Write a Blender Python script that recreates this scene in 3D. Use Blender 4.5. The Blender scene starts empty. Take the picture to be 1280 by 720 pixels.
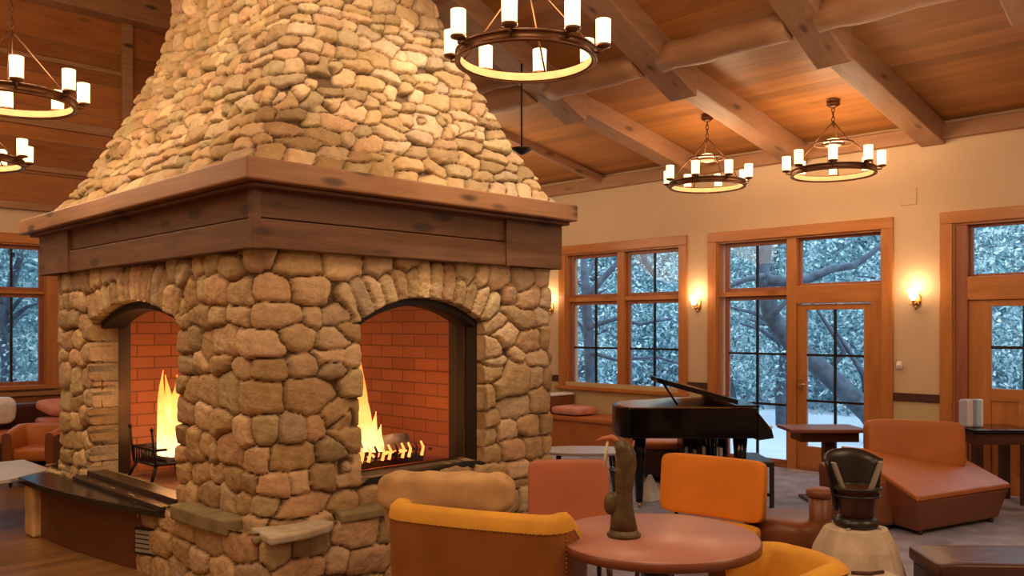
import bpy, math, random
import numpy as np
from mathutils import Vector, Matrix, Euler
random.seed(7); rng = np.random.default_rng(7)
S2 = math.sqrt(2.0); PI = math.pi
C = bpy.context.scene.collection
CAM_H = 1.75

def pos(l, d, z=0.0):
    """metres to the side / ahead of the viewing spot -> room coordinates (x, y, z)"""
    return Vector(((d + l) / S2, (d - l) / S2, z))

# ------------------------------------------------------------------ materials
def nodes(name):
    m = bpy.data.materials.new(name); m.use_nodes = True
    nt = m.node_tree; b = nt.nodes['Principled BSDF']
    return m, nt, b
def rgb(c): return (c[0], c[1], c[2], 1.0)
def N(nt, t, **kw):
    n = nt.nodes.new(t)
    for k, v in kw.items(): setattr(n, k, v)
    return n
def ramp(nt, stops):
    r = N(nt, 'ShaderNodeValToRGB'); e = r.color_ramp.elements
    while len(e) < len(stops): e.new(0.5)
    for i, (p, c) in enumerate(stops): e[i].position = p; e[i].color = rgb(c)
    return r
def plain(name, col, rough=0.5, metal=0.0, noise=0.12, scale=12.0, bump=0.0, coat=0.0, spec=0.5):
    m, nt, b = nodes(name); L = nt.links
    tc = N(nt, 'ShaderNodeTexCoord'); no = N(nt, 'ShaderNodeTexNoise')
    no.inputs['Scale'].default_value = scale; no.inputs['Detail'].default_value = 5
    L.new(tc.outputs['Object'], no.inputs['Vector'])
    r = ramp(nt, [(0.3, [x * (1 - noise) for x in col]), (0.7, [min(1, x * (1 + noise)) for x in col])])
    L.new(no.outputs['Fac'], r.inputs['Fac']); L.new(r.outputs['Color'], b.inputs['Base Color'])
    b.inputs['Roughness'].default_value = rough; b.inputs['Metallic'].default_value = metal
    b.inputs['Coat Weight'].default_value = coat; b.inputs['Specular IOR Level'].default_value = spec
    if bump:
        bu = N(nt, 'ShaderNodeBump'); bu.inputs['Strength'].default_value = bump; bu.inputs['Distance'].default_value = 0.01
        L.new(no.outputs['Fac'], bu.inputs['Height']); L.new(bu.outputs['Normal'], b.inputs['Normal'])
    return m
def wood(name, dark, light, rough=0.45, along='X', plank=0.0, pdir='Z', grain=6.0, knots=0.5, groove=0.25, coat=0.0, gw=0.03):
    """grain runs ALONG; planks of width PLANK repeat along PDIR"""
    m, nt, b = nodes(name); L = nt.links
    tc = N(nt, 'ShaderNodeTexCoord'); mp = N(nt, 'ShaderNodeMapping')
    sc = {'X': (0.12, 1, 1), 'Y': (1, 0.12, 1), 'Z': (1, 1, 0.12), 'D': (1, 1, 1), 'P': (0.10, 1, 1)}[along]
    mp.inputs['Scale'].default_value = [grain * s for s in sc]
    if along == 'P':       # grain follows the outline of a mitred board: along x - y
        s0 = N(nt, 'ShaderNodeSeparateXYZ'); L.new(tc.outputs['Object'], s0.inputs[0])
        sb = N(nt, 'ShaderNodeMath', operation='SUBTRACT'); L.new(s0.outputs['X'], sb.inputs[0]); L.new(s0.outputs['Y'], sb.inputs[1])
        cb = N(nt, 'ShaderNodeCombineXYZ'); L.new(sb.outputs[0], cb.inputs['X']); L.new(s0.outputs['Z'], cb.inputs['Z']); L.new(cb.outputs[0], mp.inputs['Vector'])
        src = cb.outputs[0]
    else: L.new(tc.outputs['Object'], mp.inputs['Vector']); src = tc.outputs['Object']
    no = N(nt, 'ShaderNodeTexNoise'); no.inputs['Scale'].default_value = 2.0; no.inputs['Detail'].default_value = 8
    no.inputs['Roughness'].default_value = 0.65; no.inputs['Distortion'].default_value = 0.6
    vec = mp.outputs['Vector']
    sx = N(nt, 'ShaderNodeSeparateXYZ'); L.new(tc.outputs['Object'], sx.inputs[0])
    if plank:
        dv = N(nt, 'ShaderNodeMath', operation='DIVIDE'); dv.inputs[1].default_value = plank
        L.new(sx.outputs[pdir], dv.inputs[0])
        fl = N(nt, 'ShaderNodeMath', operation='FLOOR'); L.new(dv.outputs[0], fl.inputs[0])
        fr = N(nt, 'ShaderNodeMath', operation='FRACT'); L.new(dv.outputs[0], fr.inputs[0])
        wn = N(nt, 'ShaderNodeTexWhiteNoise', noise_dimensions='1D'); L.new(fl.outputs[0], wn.inputs['W'])
        va = N(nt, 'ShaderNodeVectorMath', operation='MULTIPLY_ADD')
        L.new(wn.outputs['Color'], va.inputs[0]); va.inputs[1].default_value = (9, 9, 9)
        L.new(mp.outputs['Vector'], va.inputs[2]); vec = va.outputs[0]
    L.new(vec, no.inputs['Vector'])
    r = ramp(nt, [(0.3, dark), (0.72, light)])
    L.new(no.outputs['Fac'], r.inputs['Fac']); col = r.outputs['Color']
    if knots:
        kn = N(nt, 'ShaderNodeTexVoronoi'); kn.inputs['Scale'].default_value = 1.3
        mk = N(nt, 'ShaderNodeMapping'); mk.inputs['Scale'].default_value = {'X': (1, 3, 3), 'Y': (3, 1, 3), 'Z': (3, 3, 1), 'D': (2, 2, 2), 'P': (1.6, 3, 5)}[along]
        L.new(src, mk.inputs['Vector']); L.new(mk.outputs['Vector'], kn.inputs['Vector'])
        kr = ramp(nt, [(0.16 if along == 'P' else 0.06, (1 - knots,) * 3), (0.27 if along == 'P' else 0.16, (1, 1, 1))]); L.new(kn.outputs['Distance'], kr.inputs['Fac'])
        mx = N(nt, 'ShaderNodeMix', data_type='RGBA', blend_type='MULTIPLY'); mx.inputs['Factor'].default_value = 1
        L.new(col, mx.inputs['A']); L.new(kr.outputs['Color'], mx.inputs['B']); col = mx.outputs['Result']
    bu = N(nt, 'ShaderNodeBump'); bu.inputs['Strength'].default_value = 0.25; bu.inputs['Distance'].default_value = 0.01
    L.new(no.outputs['Fac'], bu.inputs['Height']); nrm = bu.outputs['Normal']
    if plank:
        pr = ramp(nt, [(0.0, (groove,) * 3), (gw, (1, 1, 1))]); L.new(fr.outputs[0], pr.inputs['Fac'])
        tone = N(nt, 'ShaderNodeMapRange'); tone.inputs['To Min'].default_value = 0.8; tone.inputs['To Max'].default_value = 1.15
        L.new(wn.outputs['Value'], tone.inputs['Value'])
        m1 = N(nt, 'ShaderNodeMix', data_type='RGBA', blend_type='MULTIPLY'); m1.inputs['Factor'].default_value = 1
        L.new(col, m1.inputs['A']); L.new(pr.outputs['Color'], m1.inputs['B'])
        m2 = N(nt, 'ShaderNodeVectorMath', operation='SCALE'); L.new(m1.outputs['Result'], m2.inputs[0]); L.new(tone.outputs[0], m2.inputs['Scale'])
        col = m2.outputs[0]
        b2 = N(nt, 'ShaderNodeBump'); b2.inputs['Strength'].default_value = 0.8; b2.inputs['Distance'].default_value = 0.01
        L.new(pr.outputs['Color'], b2.inputs['Height']); L.new(nrm, b2.inputs['Normal']); nrm = b2.outputs['Normal']
    L.new(col, b.inputs['Base Color']); L.new(nrm, b.inputs['Normal'])
    b.inputs['Roughness'].default_value = rough; b.inputs['Coat Weight'].default_value = coat
    b.inputs['Coat Roughness'].default_value = 0.15
    return m
def stone_mat():
    m, nt, b = nodes('fieldstone'); L = nt.links
    at = N(nt, 'ShaderNodeVertexColor'); at.layer_name = 'tint'
    tc = N(nt, 'ShaderNodeTexCoord')
    n1 = N(nt, 'ShaderNodeTexNoise'); n1.inputs['Scale'].default_value = 14; n1.inputs['Detail'].default_value = 8; n1.inputs['Roughness'].default_value = 0.7
    L.new(tc.outputs['Object'], n1.inputs['Vector'])
    r = ramp(nt, [(0.25, (0.72, 0.70, 0.66)), (0.75, (1.25, 1.24, 1.2))]); L.new(n1.outputs['Fac'], r.inputs['Fac'])
    mx = N(nt, 'ShaderNodeMix', data_type='RGBA', blend_type='MULTIPLY'); mx.inputs['Factor'].default_value = 1
    L.new(at.outputs['Color'], mx.inputs['A']); L.new(r.outputs['Color'], mx.inputs['B'])
    n2 = N(nt, 'ShaderNodeTexNoise'); n2.inputs['Scale'].default_value = 45; n2.inputs['Detail'].default_value = 6
    L.new(tc.outputs['Object'], n2.inputs['Vector'])
    bu = N(nt, 'ShaderNodeBump'); bu.inputs['Strength'].default_value = 0.5; bu.inputs['Distance'].default_value = 0.02
    ad = N(nt, 'ShaderNodeMath', operation='ADD'); L.new(n1.outputs['Fac'], ad.inputs[0]); L.new(n2.outputs['Fac'], ad.inputs[1])
    L.new(ad.outputs[0], bu.inputs['Height']); L.new(bu.outputs['Normal'], b.inputs['Normal'])
    L.new(mx.outputs['Result'], b.inputs['Base Color']); b.inputs['Roughness'].default_value = 0.75
    b.inputs['Specular IOR Level'].default_value = 0.3
    return m
def brick_mat():
    m, nt, b = nodes('fire_brick'); L = nt.links
    tc = N(nt, 'ShaderNodeTexCoord'); sx = N(nt, 'ShaderNodeSeparateXYZ'); L.new(tc.outputs['Object'], sx.inputs[0])
    ad = N(nt, 'ShaderNodeMath', operation='ADD'); L.new(sx.outputs['X'], ad.inputs[0]); L.new(sx.outputs['Y'], ad.inputs[1])
    cb = N(nt, 'ShaderNodeCombineXYZ'); L.new(ad.outputs[0], cb.inputs['X']); L.new(sx.outputs['Z'], cb.inputs['Y'])
    br = N(nt, 'ShaderNodeTexBrick'); L.new(cb.outputs[0], br.inputs['Vector'])
    br.inputs['Scale'].default_value = 1.0; br.inputs['Brick Width'].default_value = 0.30; br.inputs['Row Height'].default_value = 0.10
    br.inputs['Mortar Size'].default_value = 0.006
    br.inputs['Color1'].default_value = (0.52, 0.20, 0.10, 1); br.inputs['Color2'].default_value = (0.42, 0.15, 0.075, 1)
    br.inputs['Mortar'].default_value = (0.22, 0.09, 0.05, 1)
    L.new(br.outputs['Color'], b.inputs['Base Color']); b.inputs['Roughness'].default_value = 0.8
    return m
def emit(name, col, strength):
    m, nt, b = nodes(name)
    b.inputs['Base Color'].default_value = rgb(col); b.inputs['Emission Color'].default_value = rgb(col)
    b.inputs['Emission Strength'].default_value = strength
    return m
def flame_mat():
    m, nt, b = nodes('flame'); L = nt.links
    tc = N(nt, 'ShaderNodeTexCoord'); sx = N(nt, 'ShaderNodeSeparateXYZ'); L.new(tc.outputs['Generated'], sx.inputs[0])
    no = N(nt, 'ShaderNodeTexNoise'); no.inputs['Scale'].default_value = 9; L.new(tc.outputs['Object'], no.inputs['Vector'])
    ma = N(nt, 'ShaderNodeMath', operation='MULTIPLY_ADD'); L.new(no.outputs['Fac'], ma.inputs[0]); ma.inputs[1].default_value = 0.5
    L.new(sx.outputs['Z'], ma.inputs[2])
    r = ramp(nt, [(0.2, (1, 0.62, 0.26)), (0.6, (1, 0.36, 0.09)), (1.0, (0.9, 0.2, 0.03))]); L.new(ma.outputs[0], r.inputs['Fac'])
    L.new(r.outputs['Color'], b.inputs['Emission Color']); b.inputs['Emission Strength'].default_value = 3.0
    b.inputs['Base Color'].default_value = (0, 0, 0, 1)
    tr = N(nt, 'ShaderNodeBsdfTransparent'); mi = N(nt, 'ShaderNodeMixShader'); lw = N(nt, 'ShaderNodeLayerWeight'); lw.inputs['Blend'].default_value = 0.25
    L.new(lw.outputs['Facing'], mi.inputs['Fac']); L.new(b.outputs[0], mi.inputs[1]); L.new(tr.outputs[0], mi.inputs[2])
    L.new(mi.outputs[0], nt.nodes['Material Output'].inputs['Surface'])
    return m
def glass_mat(name, tint=(0.95, 0.98, 1.0), rough=0.02, base=0.04):
    m, nt, b = nodes(name); L = nt.links; nt.nodes.remove(b)
    tr = N(nt, 'ShaderNodeBsdfTransparent'); tr.inputs['Color'].default_value = rgb(tint)
    gl = N(nt, 'ShaderNodeBsdfGlossy'); gl.inputs['Roughness'].default_value = rough
    fr = N(nt, 'ShaderNodeFresnel'); fr.inputs['IOR'].default_value = 1.35
    mi = N(nt, 'ShaderNodeMixShader'); L.new(fr.outputs[0], mi.inputs['Fac']); L.new(tr.outputs[0], mi.inputs[1]); L.new(gl.outputs[0], mi.inputs[2])
    L.new(mi.outputs[0], nt.nodes['Material Output'].inputs['Surface'])
    return m
def leaf_mat(name, stops):
    m, nt, b = nodes(name); L = nt.links
    g = N(nt, 'ShaderNodeNewGeometry'); r = ramp(nt, stops); L.new(g.outputs['Random Per Island'], r.inputs['Fac'])
    L.new(r.outputs['Color'], b.inputs['Base Color']); b.inputs['Roughness'].default_value = 0.8
    return m
def stripes_mat():
    m, nt, b = nodes('striped_cover'); L = nt.links
    tc = N(nt, 'ShaderNodeTexCoord'); sx = N(nt, 'ShaderNodeSeparateXYZ'); L.new(tc.outputs['Generated'], sx.inputs[0])
    r = ramp(nt, [(0.0, (0.42, 0.42, 0.6)), (0.25, (0.62, 0.6, 0.72)), (0.45, (0.3, 0.3, 0.5)), (0.6, (0.35, 0.62, 0.75)), (0.75, (0.75, 0.8, 0.9)), (0.9, (0.25, 0.2, 0.4))])
    r.color_ramp.interpolation = 'CONSTANT'; L.new(sx.outputs['X'], r.inputs['Fac']); L.new(r.outputs['Color'], b.inputs['Base Color'])
    b.inputs['Roughness'].default_value = 0.35
    return m
M = dict(
    stone=stone_mat(), brick=brick_mat(), flame=flame_mat(),
    beam=wood('mantel_wood', (0.09, 0.038, 0.017), (0.19, 0.085, 0.038), 0.6, 'P', grain=9),
    beam_x=wood('mantel_wood_x', (0.09, 0.038, 0.017), (0.19, 0.085, 0.038), 0.6, 'P', grain=11, knots=0.6),
    cap=wood('mantel_cap_wood', (0.24, 0.11, 0.048), (0.38, 0.19, 0.09), 0.5, 'P', grain=9, knots=0.75),
    ceil=wood('ceiling_boards', (0.33, 0.13, 0.033), (0.46, 0.19, 0.05), 0.5, 'Y', plank=0.14, pdir='X', grain=4, knots=0.2, groove=0.6),
    timber=wood('rafter_timber', (0.26, 0.13, 0.07), (0.40, 0.21, 0.12), 0.6, 'X', grain=6, knots=0.6),
    timber_y=wood('log_timber', (0.29, 0.145, 0.07), (0.42, 0.22, 0.115), 0.6, 'Y', grain=6, knots=0.6),
    panel=wood('wall_panel_wood', (0.24, 0.08, 0.022), (0.38, 0.145, 0.045), 0.28, 'X', plank=0.46, pdir='Z', grain=5, knots=0.4, groove=0.4, coat=0.3, gw=0.05),
    trim=wood('window_trim_wood', (0.36, 0.125, 0.03), (0.52, 0.20, 0.05), 0.4, 'Z', grain=6, knots=0.4, coat=0.2),
    trimh=wood('window_head_wood', (0.36, 0.125, 0.03), (0.52, 0.20, 0.05), 0.4, 'X', grain=6, knots=0.4, coat=0.2),
    sash=wood('sash_wood', (0.25, 0.08, 0.045), (0.38, 0.14, 0.07), 0.4, 'Z', grain=6, knots=0),
    cream=plain('cream_plaster', (0.60, 0.43, 0.285), 0.85, noise=0.03, scale=3, bump=0.05),
    cream2=plain('dado_plaster', (0.52, 0.40, 0.22), 0.85, noise=0.03, scale=3),
    darktrim=plain('dark_rail', (0.07, 0.025, 0.018), 0.4),
    floor=wood('floor_boards', (0.17, 0.08, 0.03), (0.30, 0.155, 0.065), 0.3, 'X', plank=0.13, pdir='Y', grain=5, knots=0.1, groove=0.5, coat=0.1),
    carpet=plain('carpet', (0.31, 0.32, 0.44), 0.8, noise=0.25, scale=5, bump=0.2),
    iron=plain('dark_iron', (0.03, 0.022, 0.018), 0.45, 0.6),
    bronze_ring=plain('aged_bronze', (0.16, 0.075, 0.035), 0.4, 0.7),
    blacksteel=plain('firebox_steel', (0.010, 0.009, 0.009), 0.6, 0.0, spec=0.5),
    brownsteel=plain('firebox_side_steel', (0.05, 0.03, 0.018), 0.35, 0.3),
    slab=plain('black_granite', (0.02, 0.017, 0.016), 0.16, noise=0.3, scale=60),
    base_wood=wood('hearth_base_wood', (0.085, 0.025, 0.012), (0.15, 0.05, 0.022), 0.35, 'P', grain=7, knots=0),
    shade=emit('lit_glass_shade', (1.0, 0.70, 0.38), 2.0),
    bulb=emit('lit_bulb', (1.0, 0.72, 0.38), 9.0),
    ember=emit('glowing_ember', (1.0, 0.30, 0.07), 3.0),
    ring_in=plain('parchment_band', (0.46, 0.27, 0.14), 0.7),
    glass=glass_mat('window_glass'), fireglass=glass_mat('fire_glass', (0.92, 0.86, 0.84)),
    yellow=plain('yellow_velvet', (0.72, 0.37, 0.04), 0.75, noise=0.15, scale=6, bump=0.1),
    orange=plain('orange_fabric', (0.68, 0.23, 0.018), 0.7, noise=0.1, scale=4, bump=0.1),
    coral=plain('coral_leather', (0.46, 0.155, 0.08), 0.5, noise=0.1, scale=4),
    tan=plain('tan_suede', (0.60, 0.39, 0.18), 0.8, noise=0.25, scale=7, bump=0.4),
    saddle=plain('saddle_leather', (0.30, 0.115, 0.027), 0.45, noise=0.15, scale=5, bump=0.08),
    leather=plain('brown_leather', (0.19, 0.062, 0.022), 0.42, noise=0.15, scale=5, bump=0.08),
    leather2=plain('dark_brown_leather', (0.07, 0.024, 0.016), 0.35, noise=0.15, scale=5, bump=0.08),
    lounge=plain('cognac_leather', (0.42, 0.135, 0.028), 0.48, noise=0.12, scale=4, bump=0.08),
    nail=plain('brass_nailhead', (0.45, 0.26, 0.12), 0.35, 0.8),
    tabletop=plain('rosewood_top', (0.48, 0.23, 0.19), 0.38, noise=0.06, scale=3, coat=0.0),
    tableedge=plain('table_edge', (0.20, 0.065, 0.03), 0.35),
    darkwood=plain('dark_wood', (0.045, 0.016, 0.010), 0.25, noise=0.2),
    piano=plain('black_lacquer', (0.004, 0.0035, 0.004), 0.10, noise=0.1, spec=0.4),
    ivory=plain('ivory', (0.8, 0.76, 0.66), 0.4), black=plain('black_plastic', (0.015, 0.012, 0.011), 0.35),
    grey=plain('grey_plastic', (0.30, 0.27, 0.24), 0.4), brass=plain('brass', (0.6, 0.36, 0.14), 0.3, 0.9),
    bronze=plain('verdigris_bronze', (0.11, 0.085, 0.045), 0.5, 0.4, noise=0.4, scale=18, bump=0.4),
    cloth=plain('beige_cloth', (0.60, 0.50, 0.38), 0.85, noise=0.15, scale=9, bump=0.3),
    flag=plain('pale_flagstone', (0.50, 0.44, 0.34), 0.8, noise=0.15, scale=14, bump=0.4),
    flag2=plain('ledge_stone', (0.24, 0.19, 0.10), 0.8, noise=0.25, scale=9, bump=0.4),
    log=plain('charred_log', (0.05, 0.04, 0.04), 0.9, noise=0.5, scale=20, bump=0.6),
    slate=plain('blue_grey_ceramic_log', (0.20, 0.23, 0.30), 0.8, noise=0.3, scale=20, bump=0.5),
    palegrey=plain('pale_grey_top', (0.52, 0.48, 0.48), 0.3, noise=0.08), white=plain('white_paint', (0.75, 0.72, 0.70), 0.5),
    pink=plain('pink_cushion', (0.62, 0.25, 0.18), 0.7), lilac=plain('lilac_cloth', (0.22, 0.12, 0.14), 0.8),
    stripes=stripes_mat(),
    bark=plain('bark', (0.06, 0.085, 0.12), 0.95, noise=0.4, scale=8, bump=0.6),
    snow=plain('snow', (0.42, 0.48, 0.56), 0.9, noise=0.05, scale=2),
    leaf=leaf_mat('frosted_leaf', [(0.0, (0.08, 0.18, 0.21)), (0.4, (0.17, 0.33, 0.36)), (0.7, (0.32, 0.49, 0.53)), (0.92, (0.60, 0.74, 0.78))]),
    leaf2=leaf_mat('frosted_needle', [(0.0, (0.07, 0.16, 0.20)), (0.4, (0.15, 0.30, 0.34)), (0.7, (0.30, 0.46, 0.51)), (0.92, (0.62, 0.75, 0.80))]),
)

# ------------------------------------------------------------------ builders
def tag(o, label=None, cat=None, group=None, kind=None):
    if label: o['label'] = label
    if cat: o['category'] = cat
    if group: o['group'] = group
    if kind: o['kind'] = kind
    return o
def empty(name, loc, rz=0.0, label=None, cat=None, group=None, kind=None):
    o = bpy.data.objects.new(name, None); C.objects.link(o)
    o.empty_display_size = 0.1; o.location = loc; o.rotation_euler = (0, 0, rz)
    return tag(o, label, cat, group, kind)
def wloc(o):
    v = Vector((0, 0, 0))
    while o is not None: v += o.location; o = o.parent
    return v
class MB:
    def __init__(s): s.v = []; s.f = []; s.sm = []
    def add(s, vs, fs, smooth=False, mat=None):
        n = len(s.v)
        if mat is not None: vs = [mat @ Vector(p) for p in vs]
        s.v += [tuple(p) for p in vs]; s.f += [tuple(n + i for i in f) for f in fs]; s.sm += [smooth] * len(fs)
        return s
    def box(s, x0, y0, z0, x1, y1, z1, mat=None):
        vs = [(x, y, z) for z in (z0, z1) for y in (y0, y1) for x in (x0, x1)]
        return s.add(vs, [(0, 2, 3, 1), (4, 5, 7, 6), (0, 1, 5, 4), (2, 6, 7, 3), (0, 4, 6, 2), (1, 3, 7, 5)], False, mat)
    def prism(s, poly, z0, z1, mat=None, smooth=False):
        n = len(poly)
        a = sum(poly[i][0] * poly[(i + 1) % n][1] - poly[(i + 1) % n][0] * poly[i][1] for i in range(n))
        if a < 0: poly = poly[::-1]
        vs = [(p[0], p[1], z0) for p in poly] + [(p[0], p[1], z1) for p in poly]
        fs = [tuple(range(n))[::-1], tuple(range(n, 2 * n))]
        s.add(vs, fs, False, mat)
        m = len(s.v) - 2 * n
        for i in range(n):
            j = (i + 1) % n; s.f.append((m + i, m + j, m + n + j, m + n + i)); s.sm.append(smooth)
        return s
    def tube(s, pts, rad, n=10, mat=None, caps=True, squash=None):
        pts = [Vector(p) for p in pts]; k = len(pts)
        if not hasattr(rad, '__len__'): rad = [rad] * k
        up = None; vs = []
        for i, p in enumerate(pts):
            t = (pts[min(i + 1, k - 1)] - pts[max(i - 1, 0)]).normalized()
            if up is None: up = Vector((0, 0, 1)) if abs(t.z) < 0.9 else Vector((1, 0, 0))
            a = t.cross(up).normalized(); b = a.cross(t).normalized(); up = b
            for j in range(n):
                q = 2 * PI * j / n; vs.append(p + (a * math.cos(q) + b * math.sin(q)) * rad[i])
        fs = [(i * n + j, i * n + (j + 1) % n, (i + 1) * n + (j + 1) % n, (i + 1) * n + j) for i in range(k - 1) for j in range(n)]
        s.add(vs, fs, True, mat)
        if caps:
            m = len(s.v) - len(vs); s.f.append(tuple(m + j for j in range(n))[::-1]); s.sm.append(False)
            s.f.append(tuple(m + (k - 1) * n + j for j in range(n))); s.sm.append(False)
        return s
    def lathe(s, prof, n=24, c=(0, 0, 0), mat=None, smooth=True):
        vs = [(c[0] + r * math.cos(2 * PI * j / n), c[1] + r * math.sin(2 * PI * j / n), c[2] + z) for r, z in prof for j in range(n)]
        k = len(prof)
        fs = [(i * n + j, i * n + (j + 1) % n, (i + 1) * n + (j + 1) % n, (i + 1) * n + j) for i in range(k - 1) for j in range(n)]
        fs += [tuple(range(n))[::-1], tuple((k - 1) * n + j for j in range(n))]
        return s.add(vs, fs, smooth, mat)
    def torus(s, R, r, c=(0, 0, 0), n=40, m=8, zs=1.0, mat=None):
        vs = [(c[0] + (R + r * math.cos(b)) * math.cos(a), c[1] + (R + r * math.cos(b)) * math.sin(a), c[2] + r * zs * math.sin(b))
              for a in [2 * PI * i / n for i in range(n)] for b in [2 * PI * j / m for j in range(m)]]
        fs = [(i * m + j, ((i + 1) % n) * m + j, ((i + 1) % n) * m + (j + 1) % m, i * m + (j + 1) % m) for i in range(n) for j in range(m)]
        return s.add(vs, fs, True, mat)
    def pad(s, c, size, e1=0.35, e2=0.35, n=28, mat=None, bend=0.0, wob=0.0):
        """soft cushion: a superquadric; BEND curves it along x"""
        def f(w, e): return math.copysign(abs(w) ** e, w)
        m_ = n // 2; vs = []
        for i in range(m_ + 1):
            a = -PI / 2 + PI * i / m_
            for j in range(n):
                b = 2 * PI * j / n
                x = f(math.cos(a), e1) * f(math.cos(b), e2) * size[0] / 2
                y = f(math.cos(a), e1) * f(math.sin(b), e2) * size[1] / 2
                z = f(math.sin(a), e1) * size[2] / 2
                y += bend * (x / (size[0] / 2)) ** 2
                if wob: z += wob * math.sin(x * 31 + y * 17) * math.cos(y * 23 + z * 9)
                vs.append((c[0] + x, c[1] + y, c[2] + z))
        fs = [(i * n + j, i * n + (j + 1) % n, (i + 1) * n + (j + 1) % n, (i + 1) * n + j) for i in range(m_) for j in range(n)]
        return s.add(vs, fs, True, mat)
    def poly8(s, b, t, mat=None):
        """a box from four bottom and four top corners (same order)"""
        return s.add(list(b) + list(t), [(3, 2, 1, 0), (4, 5, 6, 7), (0, 1, 5, 4), (1, 2, 6, 5), (2, 3, 7, 6), (3, 0, 4, 7)], False, mat)
    def build(s, name, mat, parent=None, world=False, bevel=0.0, seg=2, sub=0, **tags):
        me = bpy.data.meshes.new(name)
        off = Vector((0, 0, 0)); loc = Vector((0, 0, 0))
        if parent is not None and world: off = wloc(parent)
        if parent is None:
            xs = np.array(s.v); off = Vector(((xs[:, 0].min() + xs[:, 0].max()) / 2, (xs[:, 1].min() + xs[:, 1].max()) / 2, xs[:, 2].min())); loc = off.copy()
        me.from_pydata([(p[0] - off.x, p[1] - off.y, p[2] - off.z) for p in s.v], [], s.f)
        me.polygons.foreach_set('use_smooth', s.sm); me.materials.append(mat); me.update()
        o = bpy.data.objects.new(name, me); C.objects.link(o); o.parent = parent; o.location = loc
        if bevel:
            md = o.modifiers.new('soft_edge', 'BEVEL'); md.width = bevel; md.segments = seg; md.limit_method = 'ANGLE'; md.angle_limit = 0.7
            md.harden_normals = False
        if sub:
            md = o.modifiers.new('smooth', 'SUBSURF'); md.levels = sub; md.render_levels = sub
            me.polygons.foreach_set('use_smooth', [True] * len(me.polygons))
        return tag(o, **tags)
KIDS = {}
def copy_tree(o, parent=None):
    c = o.copy(); C.objects.link(c); c.parent = parent
    for ch in list(o.children): copy_tree(ch, c)
    return c
def Rz(a, p=(0, 0, 0)): return Matrix.Translation(p) @ Matrix.Rotation(a, 4, 'Z')

# ------------------------------------------------------------------ room shell
XA, YB = 10.0, 12.8          # the long window wall and the panelled wall
XN, YN = -4.0, -4.0
def holes_wall(a0, a1, z0, z1, holes, put):
    """rectangles of a wall around its openings"""
    cuts = sorted(holes); x = a0
    for h0, h1, b, t in cuts:
        if h0 > x: put(x, h0, z0, z1)
        if b > z0: put(h0, h1, z0, b)
        if t < z1: put(h0, h1, t, z1)
        x = h1
    if x < a1: put(x, a1, z0, z1)
W1 = (6.75, 8.82, 0.87, 2.88); D1 = (4.00, 6.16, 0.0, 2.88); D2 = (1.12, 3.24, 0.0, 2.88)
mb = MB(); holes_wall(YN, YB, 0, 4.3, [W1, D1, D2], lambda a, b, z0, z1: mb.box(XA, a, z0, XA + 0.25, b, z1))
mb.build('wall_east', M['cream'], kind='structure')
WB = (1.5, 3.84, 0.98, 2.88)
mb = MB(); holes_wall(XN, XA + 0.25, 0, 3.35, [WB], lambda a, b, z0, z1: mb.box(a, YB, z0, b, YB + 0.25, z1))
mb.build('wall_north', M['cream'], kind='structure')
mb = MB(); mb.box(XN, YB - 0.06, 3.35, XA, YB + 0.25, 7.4); mb.build('wall_north_upper', M['panel'], kind='structure')
MB().box(XN - 0.2, YN, 0, XN, YB, 7.4).build('wall_west', M['cream'], kind='structure')
MB().box(XN, YN - 0.2, 0, XA, YN, 7.4).build('wall_south', M['cream'], kind='structure')
MB().box(XN, YN, -0.1, XA + 0.25, YB + 0.25, 0.0).build('floor', M['floor'], kind='structure')
MB().prism([(2.9, YN + .02), (XA - .01, YN + .02), (XA - .01, YB - .02), (5.8, YB - .02), (5.8, 4.6), (2.9, 4.6)], 0.0, 0.012).build('floor_carpet', M['carpet'], kind='structure')
# ceiling: a shallow slope over the window wall, steeper above, then a tall bay over the hearth
zc = lambda x: 3.97 + 0.17 * (XA - x) if x > 7.2 else 4.446 + 0.40 * (7.2 - x)
mb = MB()
for xa, xb in ((XA + 0.25, 7.2), (7.2, 5.5)):
    za, zb = zc(min(xa, XA)), zc(xb)
    mb.poly8([(xa, YN, za), (xa, YB, za), (xb, YB, zb), (xb, YN, zb)], [(xa, YN, za + .12), (xa, YB, za + .12), (xb, YB, zb + .12), (xb, YN, zb + .12)])
mb.build('ceiling', M['ceil'], kind='structure')
MB().box(5.45, YN, zc(5.5) - .05, 5.6, YB, 7.3).build('ceiling_fascia', M['panel'], kind='structure')
MB().box(XN, YN, 7.25, 5.6, YB, 7.4).build('ceiling_high', M['ceil'], kind='structure')
# wall trims
def trim(n, b, m, bev=0.006): return MB().box(*b).build('trim_%d' % n, m, bevel=bev, kind='structure')
trim(1, (XA - 0.10, YN, 3.80, XA, YB, 3.96), M['timber_y'])
trim(2, (XN, YB - 0.32, 6.12, 5.45, YB - 0.06, 6.62), M['cap'])
trim(3, (XN, YB - 0.13, 4.46, 5.45, YB - 0.06, 4.58), M['cap'])
trim(4, (XN, YB - 0.10, 5.36, 4.80, YB - 0.06, 5.42), M['cap'])
trim(5, (4.80, YB - 0.12, 4.58, 4.95, YB - 0.06, 6.12), M['cap'])
trim(6, (XN, YB - 0.10, 3.33, 5.45, YB, 3.42), M['cap'])
trim(7, (XN, YB - 0.10, 3.86, 5.45, YB - .06, 3.93), M['cap'])
mb = MB()
for a, b in ((3.36, 3.87), (6.29, 6.60), (8.97, 9.9), (-3.9, 1.0)): mb.box(XA - 0.035, a, 0.93, XA, b, 1.02)
mb.build('trim_8', M['darktrim'], bevel=0.005, kind='structure')
mb = MB()
for a, b in ((3.36, 3.87), (6.29, 9.9), (-3.9, 1.0)): mb.box(XA - 0.012, a, 0.0, XA, b, 0.93)
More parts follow.
